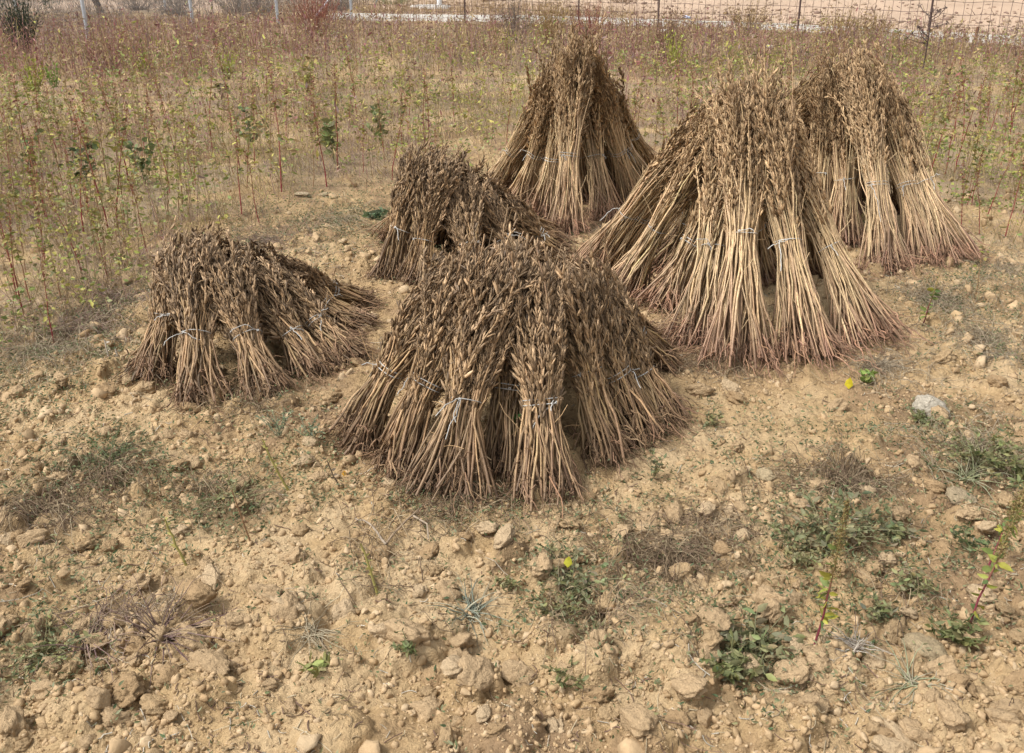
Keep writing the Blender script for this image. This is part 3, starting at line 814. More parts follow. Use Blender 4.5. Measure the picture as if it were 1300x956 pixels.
P_ = np.stack([np.stack([x, y, z], -1), np.stack([x + r.normal(0, .02, n), y, z + hb * .6], -1), np.stack([x + r.normal(0, .03, n), y, z + hb * 1.1], -1)], 1)
tubes(g, P_, np.full((n, 3), .0016), 3, (.24, .17, .09))
tag(g.build('leafy_weeds', M_LEAF), 'yellow-green leafy weeds in patches among the dry stems', 'weeds', kind='stuff')

# dry grass across the road
r = np.random.default_rng(31)
g = Geo(); n = 9000
x = r.uniform(-9, 4.5, n); y = road_n(x) + 2.3 + r.exponential(3.0, n); k = r.random(n) < sstep(.35, .6, fbm(x * .5, y * .5, 91, 2)) * sstep(4.5, 1.5, x) ; x, y = x[k], y[k]; n = len(x)
h = r.uniform(.08, .4, n)
bl = np.array([(-.5, 0, 0), (.5, 0, 0), (.3, .1, .6), (-.3, .1, .6), (0, .35, 1)])
scatter(g, bl, [(0, 1, 2, 3)], [(3, 2, 4)], np.stack([x, y, height(x, y)], -1), r.normal(0, .25, (n, 3)) + np.array([0, 0, 1]), np.stack([np.full(n, .010), h * .5, h], -1), np.array([.33, .235, .13]) * r.uniform(.6, 1.2, (n, 1)), rng=r)
tag(g.build('dry_grass', M_GRASS), 'pale dry grass across the road', 'grass', kind='stuff')

r = np.random.default_rng(36)
g = Geo(); n = 16000
x = r.uniform(-30, -4.8, n); y = r.uniform(24.5, 44, n); k = (r.random(n) < sstep(.42, .62, fbm(x * .45, y * .45, 97, 3)) * 1.1) & (y > 25.5 + .0 * x) & (y > np.interp(x, [-12, -9, -7.7, -6, -4.8], [15, 21.5, 24.4, 25.8, 26.6]))
x, y = x[k], y[k]; n = len(x); h = r.uniform(.1, .7, n)
scatter(g, bl, [(0, 1, 2, 3)], [(3, 2, 4)], np.stack([x, y, height(x, y)], -1), r.normal(0, .45, (n, 3)) + np.array([0, 0, 1]), np.stack([np.full(n, .014), h * .5, h], -1), np.array([(.20, .165, .14), (.27, .22, .17), (.14, .12, .095), (.23, .15, .11)])[r.integers(0, 4, n)] * r.uniform(.6, 1.2, (n, 1)), rng=r)
tag(g.build('dead_brush', M_GRASS), 'grey dead brush and grass beyond the chain-link fence', 'brush', kind='stuff')
g = Geo(); n = 2600
x = r.uniform(-4, 22, n); y = road_n(x) + 2.2 + r.exponential(7, n); s_ = r.uniform(.02, .09, n) * (1 + .5 * (r.random(n) < .08))
scatter(g, ICO1 * np.array([1, 1, .6]), None, ICO1F, np.stack([x, y, height(x, y) + .01], -1), np.tile([[0, .05, 1.0]], (n, 1)), s_, np.array([(.36, .26, .19), (.44, .33, .25), (.40, .30, .22), (.26, .18, .14)])[r.integers(0, 4, n)], rng=r)
n = 1100; x = r.uniform(-4, 22, n); y = road_n(x) + 2.1 + r.exponential(5, n); h = r.uniform(.08, .32, n)
scatter(g, bl, [(0, 1, 2, 3)], [(3, 2, 4)], np.stack([x, y, height(x, y)], -1), r.normal(0, .6, (n, 3)) + np.array([0, 0, .8]), np.stack([np.full(n, .02), h * .5, h], -1), np.array([(.15, .10, .08), (.24, .17, .12), (.30, .24, .15)])[r.integers(0, 3, n)], rng=r)
tag(g.build('stubble_and_clods', M_GRASS), 'dark stubble and clods strewn over the bare pinkish field', 'stubble', kind='stuff')

# ------------------------------------------------------------------ ROAD
xs = np.linspace(-5.4, 14, 220); yn = road_n(xs)
for _ in range(6): yn = np.convolve(np.pad(yn, 4, 'edge'), np.ones(9) / 9, 'valid')
tx = np.gradient(xs); ty = np.gradient(yn); nl = np.hypot(tx, ty); nx, ny = -ty / nl, tx / nl
wv = np.linspace(0, 2.3, 7)
RX = xs[:, None] + nx[:, None] * wv; RY = yn[:, None] + ny[:, None] * wv
RZ = height(RX, RY, False) * .3 + .035 + .0 * wv
RZ[:, 0] -= .12; RZ[:, -1] -= .12
ii = np.arange(220 * 7).reshape(220, 7)
g = Geo(); g.add(np.stack([RX, RY, RZ + .03], -1), q=np.stack([ii[:-1, :-1], ii[1:, :-1], ii[1:, 1:], ii[:-1, 1:]], -1).reshape(-1, 4), c=(.43, .405, .36))
tag(g.build('road', M_ROAD), 'pale concrete track beyond the fences', 'road', kind='structure')


# ------------------------------------------------------------------ FENCES
def tube_path(g, pts, rad, col, S=6):
    pts = np.asarray(pts, float)
    tubes(g, pts[None], np.full((1, len(pts)), rad), S, np.tile(np.asarray(col), (1, len(pts), 1)))


def resample(pts, step):
    pts = np.asarray(pts, float); d = np.r_[0, np.cumsum(np.linalg.norm(np.diff(pts, axis=0), axis=1))]
    s = np.arange(0, d[-1] + 1e-6, step)
    return np.stack([np.interp(s, d, pts[:, j]) for j in range(pts.shape[1])], -1)


def mesh_fence(line, hgt, cell, rad, col, diamond, root):
    p = resample(line, cell); p3 = np.c_[p, height(p[:, 0], p[:, 1], False)]
    g = Geo(); r = np.random.default_rng(5)
    if diamond:
        nz = int(hgt / (cell * .5)); 
        for par in (0, 1):
            P = []
            for i in range(len(p3) - 1):
                a, b = p3[i], p3[i + 1]; mid = (a + b) / 2
                zz = np.arange(nz + 1) * hgt / nz
                w = ((np.arange(nz + 1) + par) % 2)[:, None]
                P.append((a if par == 0 else b) * (1 - w) + mid * w + np.stack([0 * zz, 0 * zz, zz], -1))
            P = np.array(P); tubes(g, P, np.full(P.shape[:2], rad), 3, col)
    else:
        nz = int(hgt / cell)
        P = p3[:, None, :] + np.stack([np.zeros(5), np.zeros(5), np.linspace(.02, hgt, 5)], -1)[None] + r.normal(0, .008, (len(p3), 5, 3))
        tubes(g, P, np.full(P.shape[:2], rad), 4, col)
        zz = (np.arange(nz + 1) + .1) * cell * np.linspace(.8, 1.1, nz + 1)
        H = np.stack([p3 + np.array([0, 0, z]) for z in zz]) + np.cumsum(r.normal(0, .004, (nz + 1, len(p3), 3)), 1) * np.array([0, 0, 1])
        tubes(g, H, np.full(H.shape[:2], rad), 4, col)
    return g


def post_geo(h, rad, col, lean=(0, 0), cap=True):
    g = Geo(); tube_path(g, [(0, 0, -.1), (lean[0] * h * .5, lean[1] * h * .5, h * .5), (lean[0] * h, lean[1] * h, h), (lean[0] * h, lean[1] * h, h + .004)], rad, col, 10)
    if cap: g.add(ICO1 * np.array([rad * 1.15, rad * 1.15, rad * .6]) + np.array([lean[0] * h, lean[1] * h, h]), t=ICO1F, c=col)
    return g


STEEL = (.52, .55, .59)
CL = [(-11.2, 14.5), (-10.0, 17.6), (-8.96, 20.5), (-7.73, 23.6), (-6.0, 25.0), (-4.3, 26.2)]
fr = empty('chain_link_fence', (CL[2][0], CL[2][1], 0), 'grey chain-link fence with galvanised round posts behind the reddish weeds', 'fence')
def world_child(o, root):
    o.location = (-root.location[0], -root.location[1], -root.location[2])
world_child(mesh_fence(CL, 1.6, .085, .0046, (.22, .22, .225), True, fr).build('wire_netting', M_METAL, fr), fr)
for i, (x, y) in enumerate(CL):
    o = post_geo(1.75, .038, STEEL, (0, 0)).build('post', M_METAL, fr, smooth=True)
    o.location = (x - fr.location[0], y - .05 - fr.location[1], gz(x, y))
g = Geo(); tube_path(g, [(-4.3, 26.1, 1.2), (-5.3, 25.2, -.05)], .03, STEEL); world_child(g.build('brace', M_METAL, fr), fr)

WL = [(-4.1, 26.1), (0.0, 24.2), (3.2, 22.4), (6.3, 20.2), (8.7, 17.6), (11.5, 14.2)]
wf = empty('wire_mesh_fence', (6.3, 20.2, 0), 'rusty square-mesh wire fence with thin iron posts before the bare field', 'fence')
world_child(mesh_fence(WL, 1.45, .17, .0042, (.11, .075, .065), False, wf).build('wire_netting', M_WIRE, wf), wf)
for (x, y) in [(-1.2, 24.8), (1.6, 23.4), (3.35, 22.3), (6.0, 20.4), (7.95, 18.55), (9.15, 17.05), (10.4, 15.5)]:
    o = post_geo(1.5, .020, (.085, .055, .050), (RNG.normal(0, .01), 0), False).build('post', M_WIRE, wf)
    o.location = (x - wf.location[0], y - .03 - wf.location[1], gz(x, y))
for px, py, h, lb in ((1234, 66, .45, 'short rusty wooden stake leaning in the weeds beside the fence'), (1196, 62, .3, 'tiny brown stub of stake near the dead thistle')):
    p = gp(px, py); o = post_geo(h, .028, (.20, .11, .07), (.06, 0), False).build('wooden_stake', M_BARK); o.location = (p[0], p[1], gz(p[0], p[1])); tag(o, lb, 'stake')

bf = empty('far_fence', (-14, 33, 0), 'second grey fence far behind the chain-link one', 'fence')
BL = [(-18, 31), (-16.2, 32), (-11.6, 32.8), (-9.3, 33.5), (-6, 34.5)]
world_child(mesh_fence(BL, 1.4, .12, .003, (.40, .40, .41), True, bf).build('wire_netting', M_METAL, bf), bf)
for x, y in BL[:]:
    o = post_geo(1.6, .045, STEEL).build('post', M_METAL, bf, smooth=True); o.location = (x + 14, y - .05 - 33, gz(x, y))

# utility pole across the road: only its foot shows
p = gp(558, 11)
up_ = empty('utility_pole', (p[0], p[1], 0), 'foot of a whitish utility pole on a concrete pad across the road', 'pole')
g = Geo(); tubes(g, np.array([[(0, 0, -.05), (0, 0, .5), (0, 0, 3), (0, 0, 6.5)]]), np.array([[.085, .082, .07, .055]]), 12, (.62, .62, .62)); g.build('pole_shaft', M_POLE, up_, smooth=True)
an = np.arange(8) * PI / 4
pv = np.concatenate([np.stack([np.cos(an) * R_ * 1.6 - .3, np.sin(an) * R_, np.full(8, z)], -1) for R_, z in ((.46, -.1), (.42, .09), (.36, .12))] + [np.array([[-.3, 0, .125]])])
g = Geo(); g.add(pv, q=[(k * 8 + i, k * 8 + (i + 1) % 8, (k + 1) * 8 + (i + 1) % 8, (k + 1) * 8 + i) for k in (0, 1) for i in range(8)], t=[(16 + i, 16 + (i + 1) % 8, 24) for i in range(8)], c=(.6, .59, .57)); g.build('concrete_pad', M_ROAD, up_)
# guy wire of the pole
g = Geo(); tube_path(g, [(-.05, 0, 4.5), (-2.3, .6, -.05)], .028, (.13, .14, .15)); g.build('stay_rod', M_METAL, up_)


# ------------------------------------------------------------------ TREES and SHRUBS at the back
def branchy(r, base_r, h, lean, depth=3):
    segs = []
    def grow(p, d, L, rad, lev):
        K = 6; pts = [p]
        for k in range(K):
            d = norm(d + r.normal(0, .13, 3) + np.array([0, 0, .05])); p = p + d * L / K; pts.append(p)
        segs.append((np.array(pts), np.linspace(rad, rad * .6, K + 1), lev))
        if lev < depth:
            for k in range(int(r.integers(3, 5))):
                j = int(r.integers(2, K + 1)); grow(pts[j], norm(d + r.normal(0, .6, 3)), L * r.uniform(.5, .75), rad * .5, lev + 1)
    grow(np.zeros(3), norm(np.array([lean[0], lean[1], 1.0])), h * .5, base_r, 0)
    return segs


def tree(x, y, h, rad, lean, seed, label, leafc, nleaf):
    r = np.random.default_rng(seed)
    root = empty('tree', (x, y, gz(x, y) - .03), label, 'tree')
    segs = branchy(r, rad, h, lean)
    g = Geo()
    for pts, rr, lev in segs: tubes(g, pts[None], rr[None], 7 if lev < 2 else 4, (.085, .065, .055))
    g.build('trunk', M_BARK, root)
    tips = np.concatenate([p[2:] for p, _, l in segs if l >= 2]); k = r.integers(0, len(tips), nleaf)
    g = Geo(); scatter(g, LEAF_V, LEAF_Q, LEAF_T, tips[k] + r.normal(0, .12, (nleaf, 3)), r.normal(size=(nleaf, 3)), r.uniform(.05, .10, nleaf), np.asarray(leafc) * r.uniform(.6, 1.4, (nleaf, 1)), rng=r)
    g.build('crown', M_LEAF, root)


p = gp(129, 19)
tree(p[0], p[1], 4.2, .10, (-.35, 0), 1, 'dark leaning tree trunk just behind the chain-link fence', (.07, .085, .035), 2600)


def bush(px, py, h, w, n, tones, label, name='dry_bush', seed=0, leafy=.5, upright=1.0, cat='bush', d=None):
    r = np.random.default_rng(3000 + seed)
    p = gp(px, py)
    root = empty(name, (p[0], p[1], gz(p[0], p[1])), label, cat)
    K = 6; s = np.linspace(0, 1, K)
    ns = max(14, n // 9)
    an = r.uniform(0, 2 * PI, ns); sp = np.sqrt(r.random(ns)) * w
    hh = h * r.uniform(.5, 1.05, ns) * (1 - .35 * (sp / w) ** 2)
    P = np.stack([np.cos(an)[:, None] * sp[:, None] * (.25 + .75 * s[None]), np.sin(an)[:, None] * sp[:, None] * (.25 + .75 * s[None]), hh[:, None] * s[None]], -1) + np.cumsum(r.normal(0, .02 * w, (ns, K, 3)), 1)
    tn = np.array(tones)
    g = Geo(); tubes(g, P, (.0045 * (1.2 - .8 * s))[None].repeat(ns, 0), 4, np.repeat((tn[0] * r.uniform(.6, 1.2, (ns, 1)))[:, None, :], K, 1)); g.build('stems', M_STEM, root)
    i = r.integers(0, ns, n); j = r.integers(1, K, n)
    pos = P[i, j] + r.normal(0, .035 * min(1, w * 2), (n, 3))
    ax = r.normal(0, .6, (n, 3)) + np.array([0, 0, upright])
    sz = r.uniform(.02, .055, n) * leafy * 2
    g = Geo(); scatter(g, CHIP_V, CHIP_Q, None, pos, ax, np.stack([sz * .6, sz * .6, sz], -1), tn[r.integers(0, len(tn), n)] * r.uniform(.6, 1.3, (n, 1)), rng=r); g.build('leaves', M_GRASS, root)


RED = [(.27, .10, .075), (.32, .15, .10), (.24, .13, .085)]; OCH = [(.27, .18, .07), (.33, .23, .10), (.22, .16, .065)]
GREY = [(.17, .135, .11), (.21, .17, .14), (.14, .12, .09)]; DGR = [(.045, .06, .035), (.06, .075, .045), (.08, .08, .06)]
BRN = [(.19, .115, .065), (.24, .15, .085), (.15, .095, .06)]; YG = [(.30, .33, .05), (.36, .38, .07), (.24, .28, .05)]
bush(402, 46, 1.25, .75, 1500, RED, 'tall rusty red bush in front of the chain-link fence', seed=1, upright=1.6)
bush(1068, 62, .8, .55, 1100, OCH, 'ochre dry bush before the wire fence, over the rear straw stook', seed=2, upright=1.5)
bush(1105, 60, .7, .5, 900, OCH, 'yellowish dry bush close beside the ochre one at the wire fence', seed=3, upright=1.5)
bush(948, 44, .75, .6, 900, OCH, 'tawny dry grass bush behind the wire fence near the thin post', seed=4, upright=1.5)
bush(845, 78, .9, .40, 800, BRN, 'brown withered bush between the far and rear straw stooks', seed=5)
bush(700, 58, 1.0, .5, 900, OCH, 'tall tawny weed clump above the far straw stook hiding the road', seed=6, upright=1.7)
bush(655, 55, .95, .45, 700, GREY, 'grey-brown weed clump beside the tawny one along the road', seed=7, upright=1.6)
bush(750, 58, .9, .5, 800, RED, 'reddish dry weed clump behind the peak of the far straw stook', seed=8, upright=1.6)
bush(30, 66, 1.25, .42, 1300, DGR, 'dark green creeper bush climbing on the fence corner', 'creeper_bush', seed=9, leafy=.7)
bush(285, 58, .38, .55, 700, BRN, 'low dark brown heap of withered stalks in the weeds before the fence', 'withered_heap', seed=10, cat='heap', upright=.2)
bush(138, 88, .45, .4, 500, BRN, 'low brown withered clump under the fence post', 'withered_heap', seed=11, cat='heap', upright=.2)
for k, (px, py, w, h) in enumerate(((225, 22, .8, .9), (300, 18, .9, 1.0), (330, 20, .8, .9), (430, 14, .8, .8), (175, 14, .7, .5))):
    bush(px, py, h, w, 900, GREY, ('grey leafless brush beyond the chain-link fence, second post', 'thick grey brush beyond the fence between two posts', 'grey-brown brush beside the third post behind the netting',
         'grey brush beyond the fence corner and its brace', 'small dark brush far behind the fence near the trunk')[k], 'grey_brush', seed=20 + k, cat='brush', upright=1.3)
bush(500, 6, .5, 1.1, 900, [(.16, .18, .08), (.22, .2, .1), (.28, .2, .11)], 'olive green scrub across the road beside the pole', 'scrub', seed=30, cat='scrub')
bush(620, 2, .5, 1.0, 700, BRN, 'dark brown scrub far across the road behind the pole', 'scrub', seed=31, cat='scrub')
bush(790, 4, .4, .8, 500, BRN, 'dark brown scrub on the bare field behind the wire fence', 'scrub', seed=32, cat='scrub')
bush(855, 96, .62, .20, 260, YG, 'bright yellow-green bush between the far and big straw stooks', 'yellow_bush', seed=33, leafy=.6)
bush(645, 66, .55, .18, 200, YG, 'bright yellow-green bush left of the far stook peak', 'yellow_bush', seed=34, leafy=.6)
bush(45, 118, .5, .18, 200, YG, 'yellow-green bush among red weeds below the creeper', 'yellow_bush', seed=35, leafy=.6)
bush(180, 92, .45, .18, 160, YG, 'yellow-green bush below the leaning trunk', 'yellow_bush', seed=36, leafy=.6)
bush(290, 100, .45, .16, 150, YG, 'yellow-green bush below the dark withered heap', 'yellow_bush', seed=37, leafy=.6)
bush(70, 110, .4, .14, 120, [(.14, .24, .05), (.2, .3, .06)], 'small fresh green bush beside the yellow-green one', 'green_bush', seed=38, leafy=.6)

# dead thistle with bare dark heads
p = gp(1170, 96); r = np.random.default_rng(41)
root = empty('dead_thistle', (p[0], p[1], gz(p[0], p[1])), 'dead dark thistle with spiky bare heads rising behind the rear straw stook', 'thistle')
g = Geo(); hd = Geo(); tube_path(g, [(0, 0, 0), (.01, 0, .4), (0, 0, .85)], .010, (.075, .05, .045))
for k in range(16):
    z0 = r.uniform(.35, .85); a = r.uniform(0, 2 * PI); L_ = r.uniform(.12, .34)
    e = np.array([math.cos(a) * L_, math.sin(a) * L_, z0 + L_ * r.uniform(.1, .8)])
    tube_path(g, [(0, 0, z0), (e[0] * .6, e[1] * .6, z0 + (e[2] - z0) * .4), e], .005, (.075, .05, .045))
    hd = Geo(); nn = 14; scatter(hd, CHIP_V, CHIP_Q, None, np.repeat(e[None], nn, 0), r.normal(size=(nn, 3)), np.stack([np.full(nn, .02), np.full(nn, .02), r.uniform(.03, .06, nn)], -1), (.07, .045, .04), rng=r); hd.build('flower_head', M_STEM, root)
g.build('stems', M_STEM, root)

# plastic scraps blown against the fence
for k, (px, py, s, c, lb) in enumerate(((872, 24, .10, (.45, .58, .80), 'pale blue plastic scrap across the road behind the wire fence'), (843, 42, .10, (.8, .8, .8), 'white plastic scrap before the road near the brown withered bush'),
                                      (978, 62, .07, (.75, .78, .82), 'small whitish plastic scrap in the weeds behind the big stook'), (1112, 48, .14, (.7, .7, .68), 'crumpled grey plastic sheet beside the ochre bushes'))):
    p = gp(px, py); r = np.random.default_rng(60 + k)
    v = ICO2.copy() * (1 + .7 * (r.random(len(ICO2)) - .5))[:, None] * np.array([1.2, .8, .55]) * s
    g = Geo(); g.add(v + np.array([0, 0, s * .4]), t=ICO2F, c=c)
    o = g.build('plastic_scrap', M_PLASTIC); o.location = (p[0], p[1], gz(p[0], p[1])); tag(o, lb, 'litter')


# ------------------------------------------------------------------ PLANTS near the camera
HF = {'herb': .72}


def herb(px, py, rad, nst, tone, label, seed, h=.12, leaf=.022, name='herb', cat='herb', lpn=9, lw=1.0):
    r = np.random.default_rng(4000 + seed); p = gp(px, py)
    root = empty(name, (p[0], p[1], gz(p[0], p[1])), label, cat)
    K = 5; s = np.linspace(0, 1, K)
    a = r.uniform(0, 2 * PI, nst); L_ = np.sqrt(r.random(nst)) * rad
    P = np.stack([np.cos(a)[:, None] * L_[:, None] * s, np.sin(a)[:, None] * L_[:, None] * s, h * HF.get(name, 1) * r.uniform(.4, 1.1, nst)[:, None] * np.sin(s * 1.6)[None]], -1) + np.cumsum(r.normal(0, .004, (nst, K, 3)), 1)
    gzz = height((P[..., 0] + p[0]).ravel(), (P[..., 1] + p[1]).ravel()).reshape(nst, K) - gz(p[0], p[1])
    P[..., 2] = np.maximum(P[..., 2], gzz + .006)
    g = Geo(); tubes(g, P, np.full((nst, K), .0013), 4, np.asarray(tone) * .8); g.build('stems', M_STEM, root)
    n = nst * lpn; i = r.integers(0, nst, n); f = r.uniform(.25, 1, n) * (K - 1); k0 = np.minimum(f.astype(int), K - 2); ff = (f - k0)[:, None]
    pos = P[i, k0] * (1 - ff) + P[i, k0 + 1] * ff
    an = r.uniform(0, 2 * PI, n); ax = np.stack([np.cos(an), np.sin(an), r.uniform(-.2, .7, n)], -1)
    sz = leaf * r.uniform(.5, 1.3, n)
    g = Geo(); scatter(g, LEAF_V, LEAF_Q, LEAF_T, pos, ax, np.stack([sz * lw, sz, sz], -1), np.asarray(tone) * r.uniform(.6, 1.4, (n, 1)) * (1 + r.normal(0, .08, (n, 3))), rng=r); g.build('leaves', M_LEAF, root)
    return root


GG = (.210, .200, .095); GB = (.195, .192, .100); GD = (.165, .172, .072); SIL = (.21, .24, .15); GM = (.12, .145, .065)
HERBS = [
    (725, 735, .17, 26, GB, 'dusty green herb patch with one yellow leaf below the upright sheaf', .10, .022),
    (700, 770, .10, 12, GG, 'small dusty herb at the lower edge of the yellow-leaf patch', .08, .018),
    (960, 815, .15, 34, GB, 'blue-green broad-leaved herb clump at the base of the seed spike plant', .10, .034),
    (930, 850, .10, 18, GD, 'darker green herb clump hugging the soil below the blue-green one', .08, .034),
    (1050, 672, .22, 34, GB, 'grey-green mugwort patch spreading beside the dark humus streak', .13, .026),
    (1010, 700, .12, 16, GG, 'thin grey-green herb between the mugwort and the seed spike plant', .09, .020),
    (1135, 680, .07, 12, GB, 'upright bluish herb sprig near the egg-sized stone', .13, .026),
    (1158, 745, .07, 12, GG, 'narrow grey-green herb above the large smooth pale stone', .12, .022),
    (1120, 770, .08, 12, GB, 'tiny bluish herb left of the large smooth pale stone', .07, .022),
    (1215, 810, .08, 14, GD, 'green herb at the foot of the leaning crimson stem', .09, .028),
    (1240, 590, .22, 34, GG, 'wide straggling green herb patch behind the three-cornered stone', .16, .020),
    (1290, 605, .18, 26, GD, 'bright green leafy herb patch cut by the picture edge', .16, .026),
    (1165, 533, .05, 9, GD, 'little green herb against the grey rounded stone', .06, .022),
    (905, 540, .05, 9, GG, 'tiny herb sprig in loose soil below the big straw stook', .09, .018),
    (355, 560, .09, 12, SIL, 'silvery feathery sprig on open soil left of the wide stook', .15, .012),
    (395, 568, .06, 10, SIL, 'second smaller silvery sprig beside the feathery one', .13, .012),
    (60, 830, .16, 22, GG, 'dull green herb patch in the lower corner beside the purple grass', .07, .018),
    (140, 590, .22, 26, GM, 'thin olive herb cover on the soil below the small dark stook', .06, .014),
    (300, 640, .16, 18, GG, 'wispy green herb patch in the middle of the open soil', .06, .014),
    (640, 735, .06, 8, GG, 'few thin green blades of herb near the pale grass tuft', .08, .016),
    (405, 850, .05, 7, (.25, .245, .09), 'yellow-green leaf rosette low in front on the soil', .05, .030),
    (520, 835, .05, 9, (.17, .185, .08), 'small feathery green seedling between two large clods', .08, .018),
    (655, 580, .04, 8, (.08, .20, .04), 'fresh green sprig growing under the wide stook between two sheaves', .22, .030),
    (480, 280, .07, 7, (.14, .19, .11), 'blue-green broad-leaved seedling alone on soil left of the middle dark stook', .10, .060),
    (1100, 487, .05, 7, (.18, .24, .06), 'green seedling with blackened leaf tips below the reddish roots', .08, .035),
    (830, 600, .05, 7, GB, 'thin bluish sprig at the right foot of the wide stook', .16, .018),
    (725, 860, .07, 10, GD, 'dark green creeping herb near the lower frame under the yellow-leaf patch', .05, .018),
    (1230, 700, .08, 10, GM, 'pale olive herb behind the leaning crimson stem', .10, .02),
]
for k, (px, py, rd, ns, tn, lb, h, lf) in enumerate(HERBS):
    herb(px, py, rd, ns, tn, lb, k, h, lf, lpn=11 if lf < .03 else 6)

BEAN = [(320, 192, .16, 14, (.075, .15, .035), 'dark green bean plant with broad leaves in the middle of the weeds', 0.38, .060),
        (115, 246, .15, 12, (.07, .15, .035), 'dark green broad-leaved plant low in the weeds on the far side', 0.38, .060),
        (186, 240, .15, 12, (.10, .19, .045), 'mid green broad-leaved plant between red weed stems', 0.38, .060),
        (484, 182, .14, 10, (.11, .20, .045), 'green plant with drooping broad leaves left of the middle stook', 0.38, .060),
        (40, 218, .13, 9, (.09, .17, .03), 'green and yellow bean plant near the picture edge', 0.38, .060),
        (425, 215, .13, 9, (.13, .21, .05), 'light green leafy plant at the inner edge of the weeds', 0.4, .07),
        (395, 130, .13, 12, (.22, .27, .05), 'yellow-green leafy plant standing in the middle distance', 0.52, .07),
        (285, 140, .12, 9, (.13, .16, .04), 'green plant with one orange leaf among the dry weeds', 0.38, .060)]
for k, (px, py, rd, ns, tn, lb, h, lf) in enumerate(BEAN):
    herb(px, py, rd, ns, (tn[0] * 1.1 + .02, tn[1] * .85, tn[2] + .02), lb, 100 + k, h, lf, name='bean_plant', cat='bean plant', lpn=6, lw=1.4)


def tuft(px, py, n, L0, L1, w, tones, label, seed, flat=.8, lean=(0, 0), name='grass_tuft'):
    r = np.random.default_rng(5000 + seed); p = gp(px, py); z0 = gz(p[0], p[1])
    a = r.uniform(0, 2 * PI, n); L_ = r.uniform(L0, L1, n); K = 6; s = np.linspace(0, 1, K)
    el = r.uniform(.1, 1.2, n) * flat
    d = np.stack([np.cos(a) * np.cos(el) + lean[0], np.sin(a) * np.cos(el) + lean[1], np.sin(el)], -1); d = norm(d)
    P = r.normal(0, .012, (n, 1, 3)) * np.array([1, 1, .2]) + d[:, None, :] * (L_[:, None] * s)[..., None]
    P[..., 2] -= (L_[:, None] * .35) * s[None] ** 2
    P += np.cumsum(r.normal(0, .0022, (n, K, 3)), 1)
    hz = height((P[..., 0] + p[0]).ravel(), (P[..., 1] + p[1]).ravel()).reshape(n, K) - z0
    P[..., 2] = np.maximum(P[..., 2], hz + .004)
    tn = np.array(tones)[r.integers(0, len(tones), n)] * r.uniform(.7, 1.25, (n, 1))
    g = Geo(); tubes(g, P, (w * r.uniform(.6, 1.3, n))[:, None] * (1.1 - .85 * s)[None], 3, np.repeat(tn[:, None, :], K, 1))
    o = g.build(name, M_GRASS); o.location = (p[0], p[1], z0); tag(o, label, 'grass tuft')


PURP = [(.175, .110, .105), (.22, .15, .13), (.27, .20, .14)]; STR = [(.42, .35, .23), (.33, .27, .18), (.24, .24, .17)]; GRS = [(.30, .25, .185), (.24, .195, .14), (.36, .30, .22)]
tuft(205, 812, 70, .10, .30, .0022, PURP, 'sprawling purple-stemmed grass tuft low on the open soil', 1, .9, (.35, .1))
tuft(115, 820, 28, .08, .22, .0020, PURP, 'thin purplish grass runners beside the sprawling purple tuft', 2, .4, (.5, 0))
tuft(598, 765, 46, .07, .17, .0022, [(.28, .29, .23), (.36, .34, .25), (.22, .25, .2)], 'grey-green dry grass tuft leaning over in the middle of the bare soil', 3, .7, (.4, .15))
tuft(1085, 822, 40, .05, .11, .0018, [(.50, .45, .38), (.42, .36, .30)], 'pale stubble tuft of fine white stalks beside the crimson spike plant', 4, 1.0)
tuft(1120, 466, 60, .06, .18, .0016, GRS, 'matted grey dead grass beside the outer sheaf with reddish roots', 5, .35)
tuft(1182, 390, 60, .06, .20, .0016, GRS, 'grey dead grass mat curled on the soil beyond the big stook', 6, .35)
tuft(395, 810, 45, .05, .18, .0015, [(.34, .28, .19), (.42, .36, .25)], 'tangle of dry straw threads on soil near the purple grass', 7, .3)
tuft(1228, 610, 36, .08, .20, .0020, [(.38, .37, .25), (.3, .32, .18)], 'pale green-grey grass tuft standing behind the three-cornered stone', 8, 1.1)
tuft(1160, 862, 34, .06, .16, .0020, [(.33, .35, .22), (.4, .36, .26)], 'pale grass tuft in front of the large smooth stone', 9, .8)
tuft(1080, 606, 120, .05, .20, .0013, [(.13, .09, .06), (.19, .14, .09), (.24, .18, .12)], 'brown matted dead roots spread flat over dark humus', 10, .22)
tuft(860, 700, 120, .05, .20, .0013, [(.13, .09, .06), (.19, .14, .09), (.28, .22, .14)], 'brown matted straw over the dark soil streak in front of the wide stook', 11, .25)
tuft(60, 655, 70, .06, .20, .0014, [(.16, .11, .08), (.24, .18, .13)], 'brown dead grass mat at the picture edge on open soil', 12, .25)
tuft(110, 418, 90, .08, .25, .0018, [(.22, .15, .13), (.3, .22, .17)], 'purplish-grey dead grass mound at the weed edge beside the small dark stook', 13, .6)
tuft(330, 312, 80, .08, .22, .0018, [(.2, .15, .12), (.28, .22, .17)], 'dull brown dead grass mound right behind the small dark stook', 14, .5)
tuft(1265, 460, 60, .06, .18, .0016, GRS, 'grey straw tuft on soil near the picture edge above the herb patch', 15, .4)

